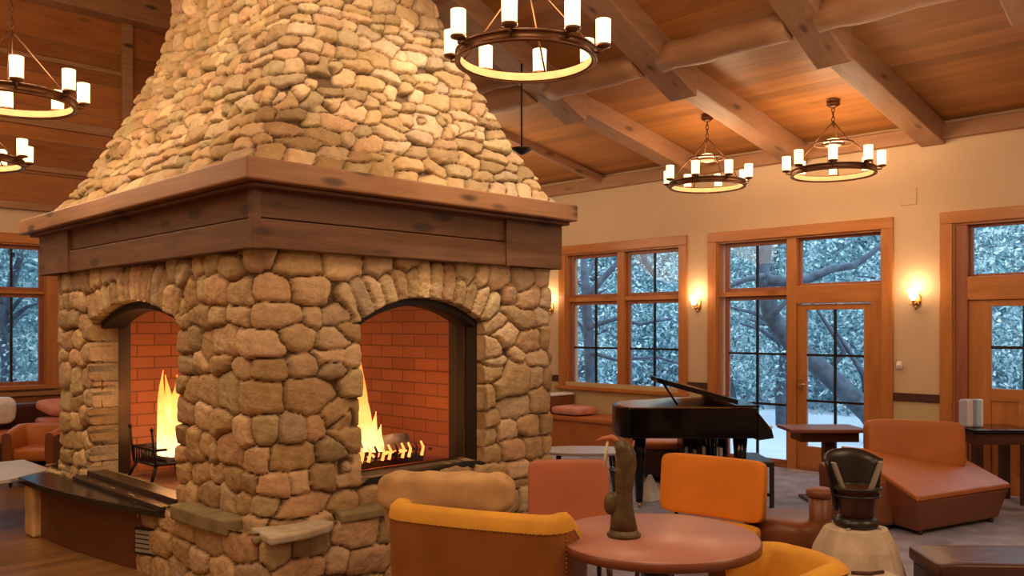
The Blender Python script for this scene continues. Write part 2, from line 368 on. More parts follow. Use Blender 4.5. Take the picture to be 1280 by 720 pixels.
mb.build('trim_9', M['cream2'], kind='structure')
mb = MB()
for a, b in ((3.36, 3.87), (6.29, 9.9)): mb.box(XA - 0.03, a, 0.0, XA - .012, b, 0.14)
mb.build('baseboard_east', M['darktrim'], kind='structure')
MB().box(XN, YB - 0.03, 0.0, 9.9, YB, 0.86).build('trim_10', M['panel'], kind='structure')
MB().box(XN, YB - 0.07, 0.84, 9.9, YB, 0.90).build('trim_11', M['cap'], bevel=.006, kind='structure')

# ------------------------------------------------------------------ windows and glazed doors
def opening(name, loc, rz, w, z0, z1, case=0.13):
    """frame of an opening W wide, local x along the wall, y outwards"""
    r = empty(name, loc, rz, kind='structure')
    b = MB(); b.box(-case, -0.035, z1, w + case, 0.0, z1 + case)
    if z0 > 0.05: b.box(-case - .03, -0.09, z0 - 0.05, w + case + .03, 0.03, z0)
    b.build('casing_head', M['trimh'], r, bevel=0.006)
    b = MB()
    for x in (-case, w): b.box(x, -0.035, z0 if z0 > .05 else 0, x + case, 0.0, z1)
    b.build('casing', M['trim'], r, bevel=0.006)
    b = MB(); b.box(0, 0, z0, 0.02, 0.25, z1); b.box(w - 0.02, 0, z0, w, 0.25, z1); b.box(0.02, 0, z1 - 0.02, w - 0.02, 0.25, z1)
    b.build('reveal', M['white'] if False else M['trim'], r)
    return r
def light(r, x0, x1, z0, z1, y=0.12, bar=0.05, vs=(), hs=(), thick=0.014):
    """one glazed light with its sash, thin dark muntins and pane"""
    f = MB(); f.box(x0, y - .03, z0, x0 + bar, y + .03, z1); f.box(x1 - bar, y - .03, z0, x1, y + .03, z1)
    f.box(x0 + bar, y - .03, z0, x1 - bar, y + .03, z0 + bar); f.box(x0 + bar, y - .03, z1 - bar, x1 - bar, y + .03, z1)
    s = f.build('sash', M['sash'], r, bevel=0.004)
    g = MB()
    for v in vs: g.box(v - thick, y - .015, z0 + bar, v + thick, y + .015, z1 - bar)
    for h in hs: g.box(x0 + bar, y - .013, h - thick, x1 - bar, y + .013, h + thick)
    if g.v: g.build('muntin', M['iron'], s)
    MB().box(x0 + bar, y - .003, z0 + bar, x1 - bar, y + .003, z1 - bar).build('pane', M['glass'], s)
    return s
rzA = -PI / 2
# window_1 : pair of casements (local x = -y)
w = W1[1] - W1[0]; r = opening('window_1', (XA, W1[1], 0), rzA, w, W1[2], W1[3])
MB().box(w / 2 - .06, 0.02, W1[2], w / 2 + .06, 0.2, W1[3] - .02).build('mullion', M['trim'], r, bevel=.005)
for x0, x1 in ((0.02, w / 2 - .06), (w / 2 + .06, w - .02)):
    m_ = (x0 + x1) / 2
    light(r, x0, x1, 2.21, W1[3] - .02, vs=(m_,)); light(r, x0, x1, W1[2], 2.15, vs=(m_,), hs=(1.45,))
    MB().box(x0, 0.04, 2.15, x1, 0.18, 2.21).build('transom_bar', M['trimh'], r)
# door_1 : side light, transom light and a glazed door
w = D1[1] - D1[0]; r = opening('door_1', (XA, D1[1], 0), rzA, w, 0, D1[3])
MB().box(0.98, 0.01, 0, 1.10, 0.2, 2.86).build('mullion', M['trim'], r, bevel=.005)
MB().box(1.10, 0.01, 2.05, w - .02, 0.2, 2.27).build('transom_rail', M['trimh'], r, bevel=.005)
MB().box(0.02, 0.02, 2.16, 0.98, 0.2, 2.22).build('transom_bar', M['trimh'], r)
light(r, 0.06, 0.98, 2.22, 2.86, vs=(.52,)); light(r, 0.06, 0.98, 0.04, 2.16, vs=(.52,), hs=(1.42, .78))
light(r, 1.10, w - .02, 2.27, 2.86, bar=.03)
MB().box(0.02, 0.02, 0, w, 0.25, 0.04).build('threshold', M['sash'], r)
MB().box(w - .13, 0.01, .04, w - .02, 0.18, 2.05).build('jamb', M['trim'], r)
d0, d1 = 1.10, w - .13
lf = MB(); lf.box(d0, .04, .04, d0 + .12, .1, 2.04); lf.box(d1 - .10, .04, .04, d1, .1, 2.04); lf.box(d0 + .12, .04, 1.97, d1 - .10, .1, 2.04); lf.box(d0 + .12, .04, .04, d1 - .10, .1, .30)
lf = lf.build('leaf', M['trim'], r, bevel=.005)
g = MB(); mm = (d0 + d1) / 2 + .01
g.box(mm - .014, .055, .3, mm + .014, .085, 1.97)
for h in (1.42, .86): g.box(d0 + .12, .056, h - .014, d1 - .1, .084, h + .014)
g.build('muntin', M['iron'], lf); MB().box(d0 + .12, .067, .3, d1 - .1, .073, 1.97).build('pane', M['glass'], lf)
h = MB(); h.tube([(d0 + .05, .04, 1.06), (d0 + .05, -.03, 1.06), (d0 + .14, -.035, 1.06)], .011); h.pad((d0 + .05, .03, 1.06), (.05, .02, .16)); h.build('handle', M['brass'], lf, label='brass lever handle')
# door_2 : the glazed door at the edge
w = D2[1] - D2[0]; r = opening('door_2', (XA, D2[1], 0), rzA, w, 0, D2[3])
MB().box(0.02, 0.01, 0, 0.14, 0.2, 2.86).build('mullion', M['sash'], r, bevel=.005)
MB().box(0.14, 0.01, 2.05, w - .02, 0.2, 2.30).build('transom_rail', M['trimh'], r, bevel=.005)
light(r, .14, w - .02, 2.30, 2.86, bar=.03, vs=(1.1,))
for k, (a, b) in enumerate(((.14, 1.1), (1.1, w - .02))):
    lf = MB(); lf.box(a, .04, .0, a + .22, .1, 2.05); lf.box(b - .12, .04, 0, b, .1, 2.05); lf.box(a + .22, .04, 1.98, b - .12, .1, 2.05)
    lf.box(a + .22, .05, 0, b - .12, .09, 1.11); lf = lf.build('leaf', M['trim'], r, bevel=.005)
    rails = MB(); rails.box(a + .22, .035, .98, b - .12, .05, 1.11); rails.box(a + .22, .035, .0, b - .12, .05, .2)
    rails.box((a + b) / 2, .035, .2, (a + b) / 2 + .09, .05, .98); rails.build('rail', M['trimh'], lf, bevel=.004)
    mm = (a + b) / 2 + .05
    g = MB(); g.box(mm - .014, .055, 1.11, mm + .014, .085, 1.98); g.box(a + .22, .056, 1.53, b - .12, .084, 1.56); g.build('muntin', M['iron'], lf)
    MB().box(a + .22, .067, 1.11, b - .12, .073, 1.98).build('pane', M['glass'], lf)
# window_2 on the panelled wall
w = WB[1] - WB[0]; r = opening('window_2', (WB[0], YB, 0), 0.0, w, WB[2], WB[3])
for k in range(3):
    x0 = .02 + k * (w - .04) / 3; x1 = x0 + (w - .04) / 3; m_ = (x0 + x1) / 2
    light(r, x0, x1, 2.25, WB[3] - .02, vs=(m_,)); light(r, x0, x1, WB[2], 2.21, vs=(m_,))
    MB().box(x0, .04, 2.21, x1, .18, 2.25).build('transom_bar', M['trimh'], r)

# ------------------------------------------------------------------ timber overhead
RY = [8.15, 6.60, 5.15, 3.57, 2.00, 0.45]
names = ['behind the stone chimney', 'beside the large chandelier', 'crossing above the piano', 'above the glazed door', 'running to the corner of the picture', 'beyond the last one in view']
def slope_beam(y0, y1, xa, za, xb, zb, hgt):
    b = MB(); b.poly8([(xa, y0, za), (xa, y1, za), (xb, y1, zb), (xb, y0, zb)], [(xa, y0, za + hgt), (xa, y1, za + hgt), (xb, y1, zb + hgt), (xb, y0, zb + hgt)])
    return b
wh = ['ending over the window beside the chimney', 'ending over the sconce between window and glazed door', 'ending above the smaller two-tier chandelier', 'ending between the glazed door and the corner door', 'ending above the corner door', 'beyond the corner door']
for i, y in enumerate(RY):
    wd = 0.10 if i == 0 else 0.26
    hg = 0.12 if i == 0 else 0.24
    b = slope_beam(y - wd, y, XA - .01, zc(XA) - hg + .02, 7.2, zc(7.2) - hg + .04, hg)
    b.build('ceiling_rafter', M['timber'], bevel=.012, label='sloping timber rafter ' + wh[i], cat='rafter', group='slender rafters down to the window wall')
    if i:
        b = slope_beam(y - .33, y, 7.46, 4.07, 5.46, 4.07 + .42 * 2.0, .44)
        b.build('ceiling_beam', M['timber'], bevel=.02, label='heavy squared roof beam with a cut end, %s' % names[i], cat='beam', group='heavy squared roof beams')
ys = [9.7] + RY
lg = ['half hidden by the chimney top', 'behind the large chandelier', 'between the beams over the piano', 'above the glazed door', 'at the upper corner over the corner door', 'beyond the corner']
for i in range(6):
    ya, yb = ys[i] - .02, ys[i + 1] - .30 + .32
    b = MB(); k = 9; pts = []; rad = []
    for j in range(k):
        t = j / (k - 1); pts.append((6.95 + .012 * math.sin(j * 2.1 + i), ya - .24 + (yb - ya + .24) * t if i > 1 else ya + (yb - ya) * t, 4.36 + .008 * math.sin(j * 1.7))); rad.append(.135 + .006 * math.sin(j * 1.3 + i))
    b.tube(pts, rad, 14)
    b.build('log_purlin', M['timber_y'], label='round peeled log across the ceiling, ' + lg[i], cat='log', group='peeled logs between the roof beams')

# ------------------------------------------------------------------ stonework
PAL = np.array([(0.34, 0.25, 0.13), (0.40, 0.31, 0.18), (0.30, 0.22, 0.11), (0.36, 0.29, 0.19), (0.44, 0.34, 0.21), (0.28, 0.21, 0.11), (0.36, 0.25, 0.145), (0.33, 0.28, 0.16)])
MORTAR = np.array((0.115, 0.07, 0.038))
def courses(s0, s1, z0, z1, h, w, jit=0.25, seed=1):
    """stones laid in uneven courses: centre, half sizes, turn, roundness"""
    g = np.random.default_rng(seed); out = []; z = z0
    while z < z1:
        hh = h * g.uniform(.72, 1.3); s = s0 - g.uniform(0, w)
        while s < s1:
            ww = w * g.uniform(.55, 1.5)
            big = g.random() < .10
            out.append([s + ww / 2, z + hh / 2 + g.normal(0, hh * .16 * (jit * 4)), ww / 2 * (1.18 if big else 1), hh / 2 * (1.5 if big else g.uniform(.92, 1.12)), g.normal(0, jit * .45), g.uniform(2.2, 3.8)])
            s += ww
        z += hh
    return np.array(out)
def fbm(s, z, seed, f=1.0):
    g = np.random.default_rng(seed); o = np.zeros_like(s)
    for k in range(7):
        a = g.uniform(0, 2 * PI); fr = f * (1.6 ** k); ph = g.uniform(0, 6.28, 2)
        o += np.sin(fr * (s * math.cos(a) + z * math.sin(a)) + ph[0]) * np.sin(fr * (-s * math.sin(a) + z * math.cos(a)) * 1.13 + ph[1]) / (1.35 ** k)
    return o / 2.5
def relief(name, S, Z, base, stones, depth, parent, hole=None, seed=3, extra=None, inward=0.3, rnd=4.2):
    """one continuous stone-faced surface. S,Z: grid of wall coordinates; BASE(s,z)->(pos, normal)"""
    R, K = S.shape
    Sw = S + .022 * fbm(S, Z, seed, 9) ; Zw = Z + .018 * fbm(S, Z, seed + 1, 9)
    best = np.full(S.shape, 9.0); sec = np.full(S.shape, 9.0); idx = np.zeros(S.shape, int); LX = np.zeros(S.shape); LY = np.zeros(S.shape)
    allst = stones if extra is None else np.vstack([stones, extra])
    zrow = Z[:, 0]
    for i, (cs, cz, a, b, rot, p) in enumerate(allst):
        m = max(a, b) * 1.5 + .04
        r0, r1 = np.searchsorted(zrow, cz - m), np.searchsorted(zrow, cz + m)
        if r0 >= r1: continue
        row = S[(r0 + r1) // 2]
        k0, k1 = max(0, np.searchsorted(row, cs - m) - 6), min(K, np.searchsorted(row, cs + m) + 6)
        if k0 >= k1: continue
        dx = Sw[r0:r1, k0:k1] - cs; dy = Zw[r0:r1, k0:k1] - cz
        x = (dx * math.cos(rot) + dy * math.sin(rot)) / a; y = (-dx * math.sin(rot) + dy * math.cos(rot)) / b
        d = (np.abs(x) ** p + np.abs(y) ** p) ** (1 / p)
        sub = best[r0:r1, k0:k1]; sb2 = sec[r0:r1, k0:k1]; mk = d < sub
        sb2[:] = np.where(mk, sub, np.minimum(sb2, d)); sub[mk] = d[mk]; idx[r0:r1, k0:k1][mk] = i; LX[r0:r1, k0:k1][mk] = x[mk]; LY[r0:r1, k0:k1][mk] = y[mk]
    n = len(allst); g = np.random.default_rng(seed + 5)
    hh = depth * g.uniform(.7, 1.25, n); tx = g.normal(0, .12, n); ty = g.normal(0, .12, n)
    # distance to the neighbouring stone makes the joints: pillow falls off towards the rim
    d = np.clip(np.maximum(best / sec, best / 1.28), 0, 1.15)
    pil = np.clip(1 - (d / .965) ** rnd, 0, 1) ** .52
    H = hh[idx] * pil * (1 + tx[idx] * LX + ty[idx] * LY) + .006 * fbm(S, Z, seed + 9, 38) * pil
    cid = g.integers(0, len(PAL), n); cols = PAL[cid] * np.array((1.36, 1.28, 1.30)) * g.uniform(.8, 1.2, (n, 1))
    mort = np.clip((d - .91) / .06, 0, 1)[..., None]
    col = cols[idx] * (1 - mort) + MORTAR * mort
    keep = None
    if hole is not None:
        sd = hole(S, Z); e = .004
        gs = (hole(S + e, Z) - hole(S - e, Z)) / (2 * e); gz = (hole(S, Z + e) - hole(S, Z - e)) / (2 * e)
        cell = .010; mk = np.abs(sd) < cell * .75
        S = np.where(mk, S - sd * gs, S); Z = np.where(mk, Z - sd * gz, Z)
        H = np.where(sd < -cell * .75, -inward, H)
        keep = sd > -cell * 2.6
    P, Nn = base(S, Z)
    V = P + Nn * H[..., None]
    off = np.array(wloc(parent)); V = V.reshape(-1, 3) - off
    a = (np.arange(R - 1)[:, None] * K + np.arange(K - 1)[None, :])
    F = np.stack([a, a + 1, a + K + 1, a + K], -1).reshape(-1, 4)
    if keep is not None:
        kk = keep.ravel(); F = F[kk[F].all(axis=1)]
        used = np.unique(F); rm = np.full(len(V), -1); rm[used] = np.arange(len(used)); F = rm[F]; V = V[used]; col = col.reshape(-1, 3)[used]
    me = bpy.data.meshes.new(name)
    me.vertices.add(len(V)); me.vertices.foreach_set('co', V.ravel().astype('f4'))
    me.loops.add(len(F) * 4); me.loops.foreach_set('vertex_index', F.ravel().astype('i4'))
    me.polygons.add(len(F)); me.polygons.foreach_set('loop_start', (np.arange(len(F)) * 4).astype('i4'))
    me.polygons.foreach_set('use_smooth', np.ones(len(F), bool))
    me.update(calc_edges=True)
    ca = me.color_attributes.new('tint', 'FLOAT_COLOR', 'POINT'); cc = np.ones((len(V), 4), 'f4'); cc[:, :3] = col.reshape(-1, 3)
    ca.data.foreach_set('color', cc.ravel()); me.materials.append(M['stone']); me.validate()
    o = bpy.data.objects.new(name, me); C.objects.link(o); o.parent = parent
    return o
def rect_base(rect, rr=0.10):
    """coordinates around a rectangle whose size may change with height; s=0 at the near corner, + along x, - along y"""
    def f(S, Z):
        x0, x1, y0, y1 = rect(Z); LU = x1 - x0; LV = y1 - y0
        P = np.zeros(S.shape + (3,)); n = np.zeros_like(P)
        a = (S >= 0) & (S <= LU); b = (S < 0) & (S >= -LV); c = S > LU; d = S < -LV
        X = np.where(a, x0 + S, np.where(b, x0, np.where(c, x1, x0 + (-S - LV))))
        Y = np.where(a, y0, np.where(b, y0 - S, np.where(c, y0 + (S - LU), y1)))
        nx = np.where(a, 0., np.where(b, -1., np.where(c, 1., 0.))); ny = np.where(a, -1., np.where(b, 0., np.where(c, 0., 1.)))
        # rounded corners
        for (cs, n1, n2) in ((0 * LU, (0, -1), (-1, 0)), (LU, (1, 0), (0, -1)), (-LV, (-1, 0), (0, 1))):
            t = np.clip(1 - np.abs(S - cs) / rr, 0, 1); w1 = np.where(S > cs, .5 + .5 * (1 - t), .5 - .5 * (1 - t))
            q = t > 0
            nx = np.where(q, n1[0] * w1 + n2[0] * (1 - w1), nx); ny = np.where(q, n1[1] * w1 + n2[1] * (1 - w1), ny)
            k = t ** 2 * rr * .38
            X = X - np.where(q, (n1[0] + n2[0]) * k, 0); Y = Y - np.where(q, (n1[1] + n2[1]) * k, 0)
        ln = np.sqrt(nx ** 2 + ny ** 2); P[..., 0] = X; P[..., 1] = Y; P[..., 2] = Z
        n[..., 0] = nx / ln; n[..., 1] = ny / ln; n[..., 2] = 0
        return P, n
    return f
def peri_grid(rect, zrows, step, back=60):
    """grid of s along the outline for every height"""
    z = np.asarray(zrows); x0, x1, y0, y1 = [np.asarray(v) * np.ones_like(z) for v in rect(z)]
    LU, LV = x1 - x0, y1 - y0
    nu, nv = int(LU.max() / step), int(LV.max() / step)
    f = np.concatenate([-(1 + np.linspace(1, 0, back, endpoint=False)), -np.linspace(1, 0, nv, endpoint=False), np.linspace(0, 1, nu, endpoint=False), 1 + np.linspace(0, 1, back)])
    S = np.where(f < -1, -LV[:, None] + (f + 1) * LU[:, None], np.where(f < 0, f * LV[:, None], np.where(f <= 1, f * LU[:, None], LU[:, None] + (f - 1) * LV[:, None])))
    return S, np.repeat(z[:, None], S.shape[1], 1)

fp = empty('fireplace', (3.95, 6.65, 0), label='massive river stone fireplace with timber mantel and tapering chimney, open on two sides', cat='fireplace')
CX0, CX1, CY0, CY1 = 2.67, 5.30, 4.85, 8.45
# arched mouths
def seg(hw, rise): return (hw * hw + rise * rise) / (2 * rise)
MO = [dict(c=1.27, hw=.565, z0=.73, zs=1.80, rise=.17), dict(c=-1.915, hw=.825, z0=.50, zs=1.80, rise=.16)]
for m_ in MO: m_['R'] = seg(m_['hw'], m_['rise'])
def hole(S, Z):
    out = np.full(S.shape, 9.0)
    for m_ in MO:
        x = S - m_['c']; zc_ = m_['zs'] + m_['rise'] - m_['R']
        top = np.where(np.abs(x) < m_['R'], np.sqrt(np.maximum(m_['R'] ** 2 - x ** 2, 0)) + zc_, m_['zs'])
        out = np.minimum(out, np.maximum(np.maximum(np.abs(x) - m_['hw'], m_['z0'] - Z), Z - top))
    return out
st = courses(-3.7 - 2.7, 2.7 + 3.7, 0.42, 2.32, .165, .25, .22, 11)
vo = []; band = []
for m_, nvs in ((MO[0], 13), (MO[1], 17)):
    th = math.asin(m_['hw'] / m_['R']) * 1.10; Rm = m_['R'] + .098; zc_ = m_['zs'] + m_['rise'] - m_['R']
    for k in range(nvs):
        t = -th + 2 * th * (k + .5) / nvs; hwid = th * Rm / nvs * 1.03
        vo.append([m_['c'] + Rm * math.sin(t), zc_ + Rm * math.cos(t), hwid, .155 * random.uniform(.93, 1.08), -t + random.uniform(-.05, .05), 2.8])
def in_band(s):
    for m_ in MO:
        x = s[0] - m_['c']; zc_ = m_['zs'] + m_['rise'] - m_['R']; r = math.hypot(x, s[1] - zc_)
        if abs(x) < m_['hw'] + .10 and m_['R'] - .3 < r < m_['R'] + .25 and s[1] > m_['zs'] - .1: return True
        if abs(x) < m_['hw'] - .02 and m_['z0'] + .02 < s[1] < m_['zs'] + .2: return True
    return False
st = np.array([s for s in st if not in_band(s)])
# jamb stones squared to the mouth edges
jm = []
for m_ in MO:
    for sg in (-1, 1):
        z = m_['z0'] - .02
        while z < m_['zs'] - .02:
            h_ = random.uniform(.13, .21); w_ = random.uniform(.09, .20)
            jm.append([m_['c'] + sg * (m_['hw'] + w_ - .06), z + h_ / 2, w_, h_ / 2, random.uniform(-.06, .06), 3.2]); z += h_
def near_jamb(s):
    for m_ in MO:
        for sg in (-1, 1):
            if m_['z0'] - .05 < s[1] < m_['zs'] + .02 and 0 < sg * (s[0] - m_['c']) - m_['hw'] + .06 < .14: return True
    return False
st = np.array([s for s in st if not near_jamb(s)])
rectC = lambda z: (CX0 + 0 * z, CX1 + 0 * z, CY0 + 0 * z, CY1 + 0 * z)
S_, Z_ = peri_grid(rectC, np.arange(0.44, 2.27, .0105), .0105)
relief('stone_surround', S_, Z_, rect_base(rectC), st, .058, fp, hole=hole, seed=21, extra=np.array(vo + jm), inward=.16)
# plinth
rectP = lambda z: (2.55 + .02 * z, 5.40 + 0 * z, 4.71 + .02 * z, 8.5 + 0 * z)
S_, Z_ = peri_grid(rectP, np.arange(-.01, .52, .011), .011, 20)
relief('stone_plinth', S_, Z_, rect_base(rectP, .08), courses(-7, 7, -.06, .54, .17, .27, .18, 5), .045, fp, seed=31)
b = MB(); b.box(2.55, 4.71, .46, 5.38, 4.92, .50); b.box(2.55, 4.92, .46, 2.75, 5.80, .50); b.build('plinth_ledge', M['flag2'], fp, world=True, bevel=.015)
def slabstone(poly, z0, z1, name='ledge_stone', m=None, **k):
    b = MB(); n = len(poly); cx = sum(p[0] for p in poly) / n; cy = sum(p[1] for p in poly) / n
    b.prism(poly, z0, z1); return b.build(name, m or M['flag2'], fp, world=True, bevel=.014, seg=2, **k)
slabstone([(2.57, 4.57), (2.80, 4.55), (3.0, 4.60), (3.08, 4.68), (3.02, 4.90), (2.62, 4.90)], .475, .525, m=M['flag'], label='pale flat flagstone')
slabstone([(3.12, 4.66), (3.7, 4.64), (3.75, 4.9), (3.2, 4.9)], .50, .56)
slabstone([(2.50, 4.98), (2.47, 5.3), (2.47, 5.72), (2.72, 5.72), (2.72, 4.95)], .47, .57)
# hood
zt = np.array([2.70, 2.85, 3.30, 3.75, 4.12, 4.50, 5.5, 7.3]); wt = np.array([-.02, .10, .41, .68, .89, 1.0, 1.10, 1.16])
def rectH(z):
    w_ = np.interp(z, zt, wt); return 2.52 + .91 * w_, 5.22 - .67 * w_, 4.68 + .80 * w_, 8.15 - .24 * w_
zr = np.concatenate([np.arange(2.72, 4.6, .0092), np.arange(4.6, 7.3, .03)])
S_, Z_ = peri_grid(rectH, zr, .0105)
st1 = courses(-6.5, 6.5, 2.68, 3.2, .135, .21, .3, 41); st2 = courses(-6.5, 6.5, 3.2, 7.4, .108, .185, .3, 42)
relief('chimney_hood', S_, Z_, rect_base(rectH, .12), np.vstack([st1, st2]), .066, fp, seed=51, rnd=3.3)
# mantel
b = MB(); b.box(2.43, 4.58, 2.613, 5.34, 8.90, 2.746); b.build('mantel_shelf', M['cap'], fp, world=True, bevel=.012)
b = MB(); b.box(2.57, 4.75, 2.418, 5.29, 8.66, 2.613); b.build('mantel_upper_board', M['beam_x'], fp, world=True, bevel=.006)
b = MB(); b.box(2.55, 4.73, 2.230, 5.30, 8.68, 2.410); b.build('mantel_lower_board', M['beam_x'], fp, world=True, bevel=.008)
for bx in ((2.540, 4.722, 2.226, 2.60, 4.78, 2.613), (2.535, 7.92, 2.225, 2.60, 7.97, 2.613), (4.66, 4.715, 2.225, 4.70, 4.78, 2.613), (4.70, 4.722, 2.23, 5.305, 4.78, 2.60), (2.54, 7.97, 2.23, 2.6, 8.685, 2.60)):
    MB().box(*bx).build('mantel_block', M['beam'], fp, world=True, bevel=.006)
b = MB(); b.box(2.49, 4.65, 2.585, 5.32, 8.78, 2.6125); b.build('mantel_moulding', M['beam'], fp, world=True, bevel=.008)
# firebox
b = MB()
b.box(2.86, 7.60, .44, 4.62, 7.72, 2.1); b.box(4.50, 5.12, .44, 4.62, 7.72, 2.1); b.box(2.80, 5.02, .40, 4.62, 7.72, .50); b.box(3.10, 5.02, .50, 4.5, 5.75, .72)
b.box(3.30, 5.9, .5, 3.42, 6.0, .5001)
b.build('firebox_lining', M['brick'], fp, world=True)
b = MB(); b.box(2.80, 5.00, 2.0, 4.62, 7.72, 2.12); b.box(3.26, 5.02, .5, 3.37, 5.10, 2.05); b.box(2.84, 5.80, .5, 2.92, 5.93, 2.05); b.box(2.84, 5.02, .5, 2.9, 5.90, 2.05); b.box(2.9, 5.02, .5, 3.30, 5.08, 2.05)
b.build('firebox_throat', M['blacksteel'], fp, world=True)
def arch_plate(m_, to3, t, name, drop, parent=fp):
    """curved steel lintel under the stone arch"""
    b = MB(); n = 24; R_ = m_['R']; zc_ = m_['zs'] + m_['rise'] - R_
    vs = []
    for j in range(n + 1):
        x = -m_['hw'] + 2 * m_['hw'] * j / n; top = math.sqrt(R_ * R_ - x * x) + zc_ + .02
        lo = top - drop - .02 - .05 * (1 - abs(x) / m_['hw'])*0
        for dd in (0, t): vs += [to3(m_['c'] + x, top, dd), to3(m_['c'] + x, lo, dd)]
    fs = []
    for j in range(n):
        a = j * 4; c = a + 4; fs += [(a, a + 1, c + 1, c), (a + 2, c + 2, c + 3, a + 3), (a + 1, a + 3, c + 3, c + 1), (a, c, c + 2, a + 2)]
    b.add(vs, fs); return b.build(name, M['blacksteel'], parent, world=True)
toR = lambda s, z, d: (CX0 + s, CY0 + .03 + d, z)
toL = lambda s, z, d: (CX0 + .03 + d, CY0 - s, z)
arch_plate(MO[0], toR, .22, 'arch_lintel', .055); arch_plate(MO[1], toL, .18, 'arch_lintel', .06)
for bx, m_ in (((4.49, 4.88, .72, 4.53, 5.20, 1.93), 'blacksteel'), ((3.36, 4.88, .72, 3.385, 5.14, 1.93), 'blacksteel'), ((2.70, 7.585, .50, 2.94, 7.62, 1.93), 'brownsteel'), ((2.70, 5.94, .50, 2.9, 5.96, 1.93), 'brownsteel')):
    MB().box(*bx).build('firebox_side_plate', M[m_], fp, world=True)
b = MB(); b.box(2.50, 5.92, .485, 2.72, 7.68, .515); b.box(2.60, 5.92, .515, 2.74, 7.64, .555); b.build('firebox_sill_step', M['brownsteel'], fp, world=True, bevel=.004)
b = MB(); b.box(3.385, 4.99, .73, 4.49, 4.995, 1.96); b.build('fire_glass', M['fireglass'], fp, world=True)
b = MB(); b.box(3.36, 4.82, .70, 4.53, 5.05, .735); b.build('firebox_sill', M['blacksteel'], fp, world=True)
# hearth
def smooth_curve(P, n=10):
    out = []; P = [P[0]] + P + [P[-1]]
    for i in range(1, len(P) - 2):
        for k in range(n):
            t = k / n; p0, p1, p2, p3 = [np.array(q) for q in P[i - 1:i + 3]]
            out.append(tuple(.5 * ((2 * p1) + (-p0 + p2) * t + (2 * p0 - 5 * p1 + 4 * p2 - p3) * t * t + (-p0 + 3 * p1 - 3 * p2 + p3) * t ** 3)))
    return out + [tuple(P[-2])]
edge = smooth_curve([(2.66, 5.62), (2.50, 5.98), (2.37, 6.5), (2.28, 7.1), (2.235, 7.6), (2.22, 8.14)])
hs_ = MB(); hs_.prism(edge + [(2.62, 8.30), (2.76, 8.30), (2.76, 5.62)], .435, .485); hs_.build('hearth_slab', M['slab'], fp, world=True, bevel=.006)
inner = [(x + .10, y) for x, y in edge if y > 5.75]
hb = MB(); hb.prism(inner + [(2.75, 8.14), (2.75, 5.76)], 0, .435); hb = hb.build('hearth_base', M['base_wood'], fp, world=True)
b = MB(); b.box(2.26, 7.90, 0, 2.42, 8.12, .434); b.build('hearth_post', M['tan'], fp, world=True, bevel=.02)
# small grille in the base, set on the curve near its end
a_ = math.atan2(5.98 - 5.62 + .1, 2.50 - 2.66)
gm = Matrix.Translation((2.528, 6.20, .13)) @ Matrix.Rotation(math.radians(110), 4, 'Z')
b = MB(); b.box(-.12, -.006, 0, .12, .02, .19, gm); v_ = b.build('base_vent', M['iron'], hb, world=True, bevel=.003)
b = MB()
for k in range(5): b.box(-.10, .02, .02 + k * .033, .10, .028, .042 + k * .033, gm)
b.build('vent_grille', M['grey'], v_, world=True)

# ------------------------------------------------------------------ fires
def flame(b, c, h, r, seed, lean=(0, 0)):
    g = random.Random(seed); n = 12; pts = []; rad = []
    ph = g.uniform(0, 6)
    for i in range(n):
        t = i / (n - 1)
        pts.append((c[0] + lean[0] * t + r * .5 * math.sin(ph + t * 5) * t, c[1] + lean[1] * t + r * .5 * math.cos(ph + t * 4) * t, c[2] + h * t))
        rad.append(max(.003, r * (math.sin(PI * min(1, t * .8 + .22)) ** .8) * (1 - .55 * t)))
    b.tube(pts, rad, 10)
# grate fire behind the hearth mouth
GX, GY = 3.06, 7.17
gr = empty('fire_grate', (GX, GY, .50), label='black iron fire basket on splayed legs behind the long hearth slab', cat='fire grate')
b = MB()
for k in range(7): b.tube([(-.16, -.21 + .07 * k, .14), (.16, -.21 + .07 * k, .14)], .010, 6)
for y in (-.21, .21):
    for z in (.14, .26): b.tube([(-.17, y, z), (.17, y, z)], .012, 6)
for z in (.14, .26):
    for x in (-.17, .17): b.tube([(x, -.21, z), (x, .21, z)], .012, 6)
for k in range(9):
    for x in (-.17, .17): b.tube([(x, -.21 + .0525 * k, .14), (x, -.21 + .0525 * k, .26)], .008, 6)
b.build('basket', M['iron'], gr)
for x, y in ((-.15, -.19), (.15, -.19), (-.15, .19), (.15, .19)):
    b = MB(); b.tube([(x, y, .15), (x * 1.4, y * 1.25, 0.0)], .014, 8); b.build('leg', M['iron'], gr)
for y in (-.22, .22): b = MB(); b.tube([(-.17, y, .14), (-.20, y * 1.02, .42)], .010, 6); b.pad((-.20, y * 1.02, .43), (.035, .035, .035), 1, 1, 10); b.build('upright', M['iron'], gr)
for k, (dx, dy, a, z) in enumerate(((-.06, 0, .15, .175), (.07, .02, -.2, .18), (0, 0, .5, .235))):
    b = MB(); c_ = math.cos(a + PI / 2); s_ = math.sin(a + PI / 2)
    b.tube([(GX + dx - c_ * .18, GY + dy - s_ * .18, .50 + z), (GX + dx, GY + dy, .505 + z), (GX + dx + c_ * .18, GY + dy + s_ * .18, .50 + z)], [.036, .042, .034], 10)
    b.build('firewood_log', M['log'], label='charred log in the iron basket, ' + ['by the hearth edge', 'at the back', 'lying across the top'][k], cat='log', group='logs in the iron basket')
b = MB()
for k in range(9): flame(b, (GX + random.uniform(-.1, .1), GY + random.uniform(-.20, -.02), .70), random.uniform(.3, .72), random.uniform(.05, .085), k, (0, -.02))
b.build('fire', M['flame'], label='tall bright flames rising from the iron basket', cat='fire', kind='stuff')
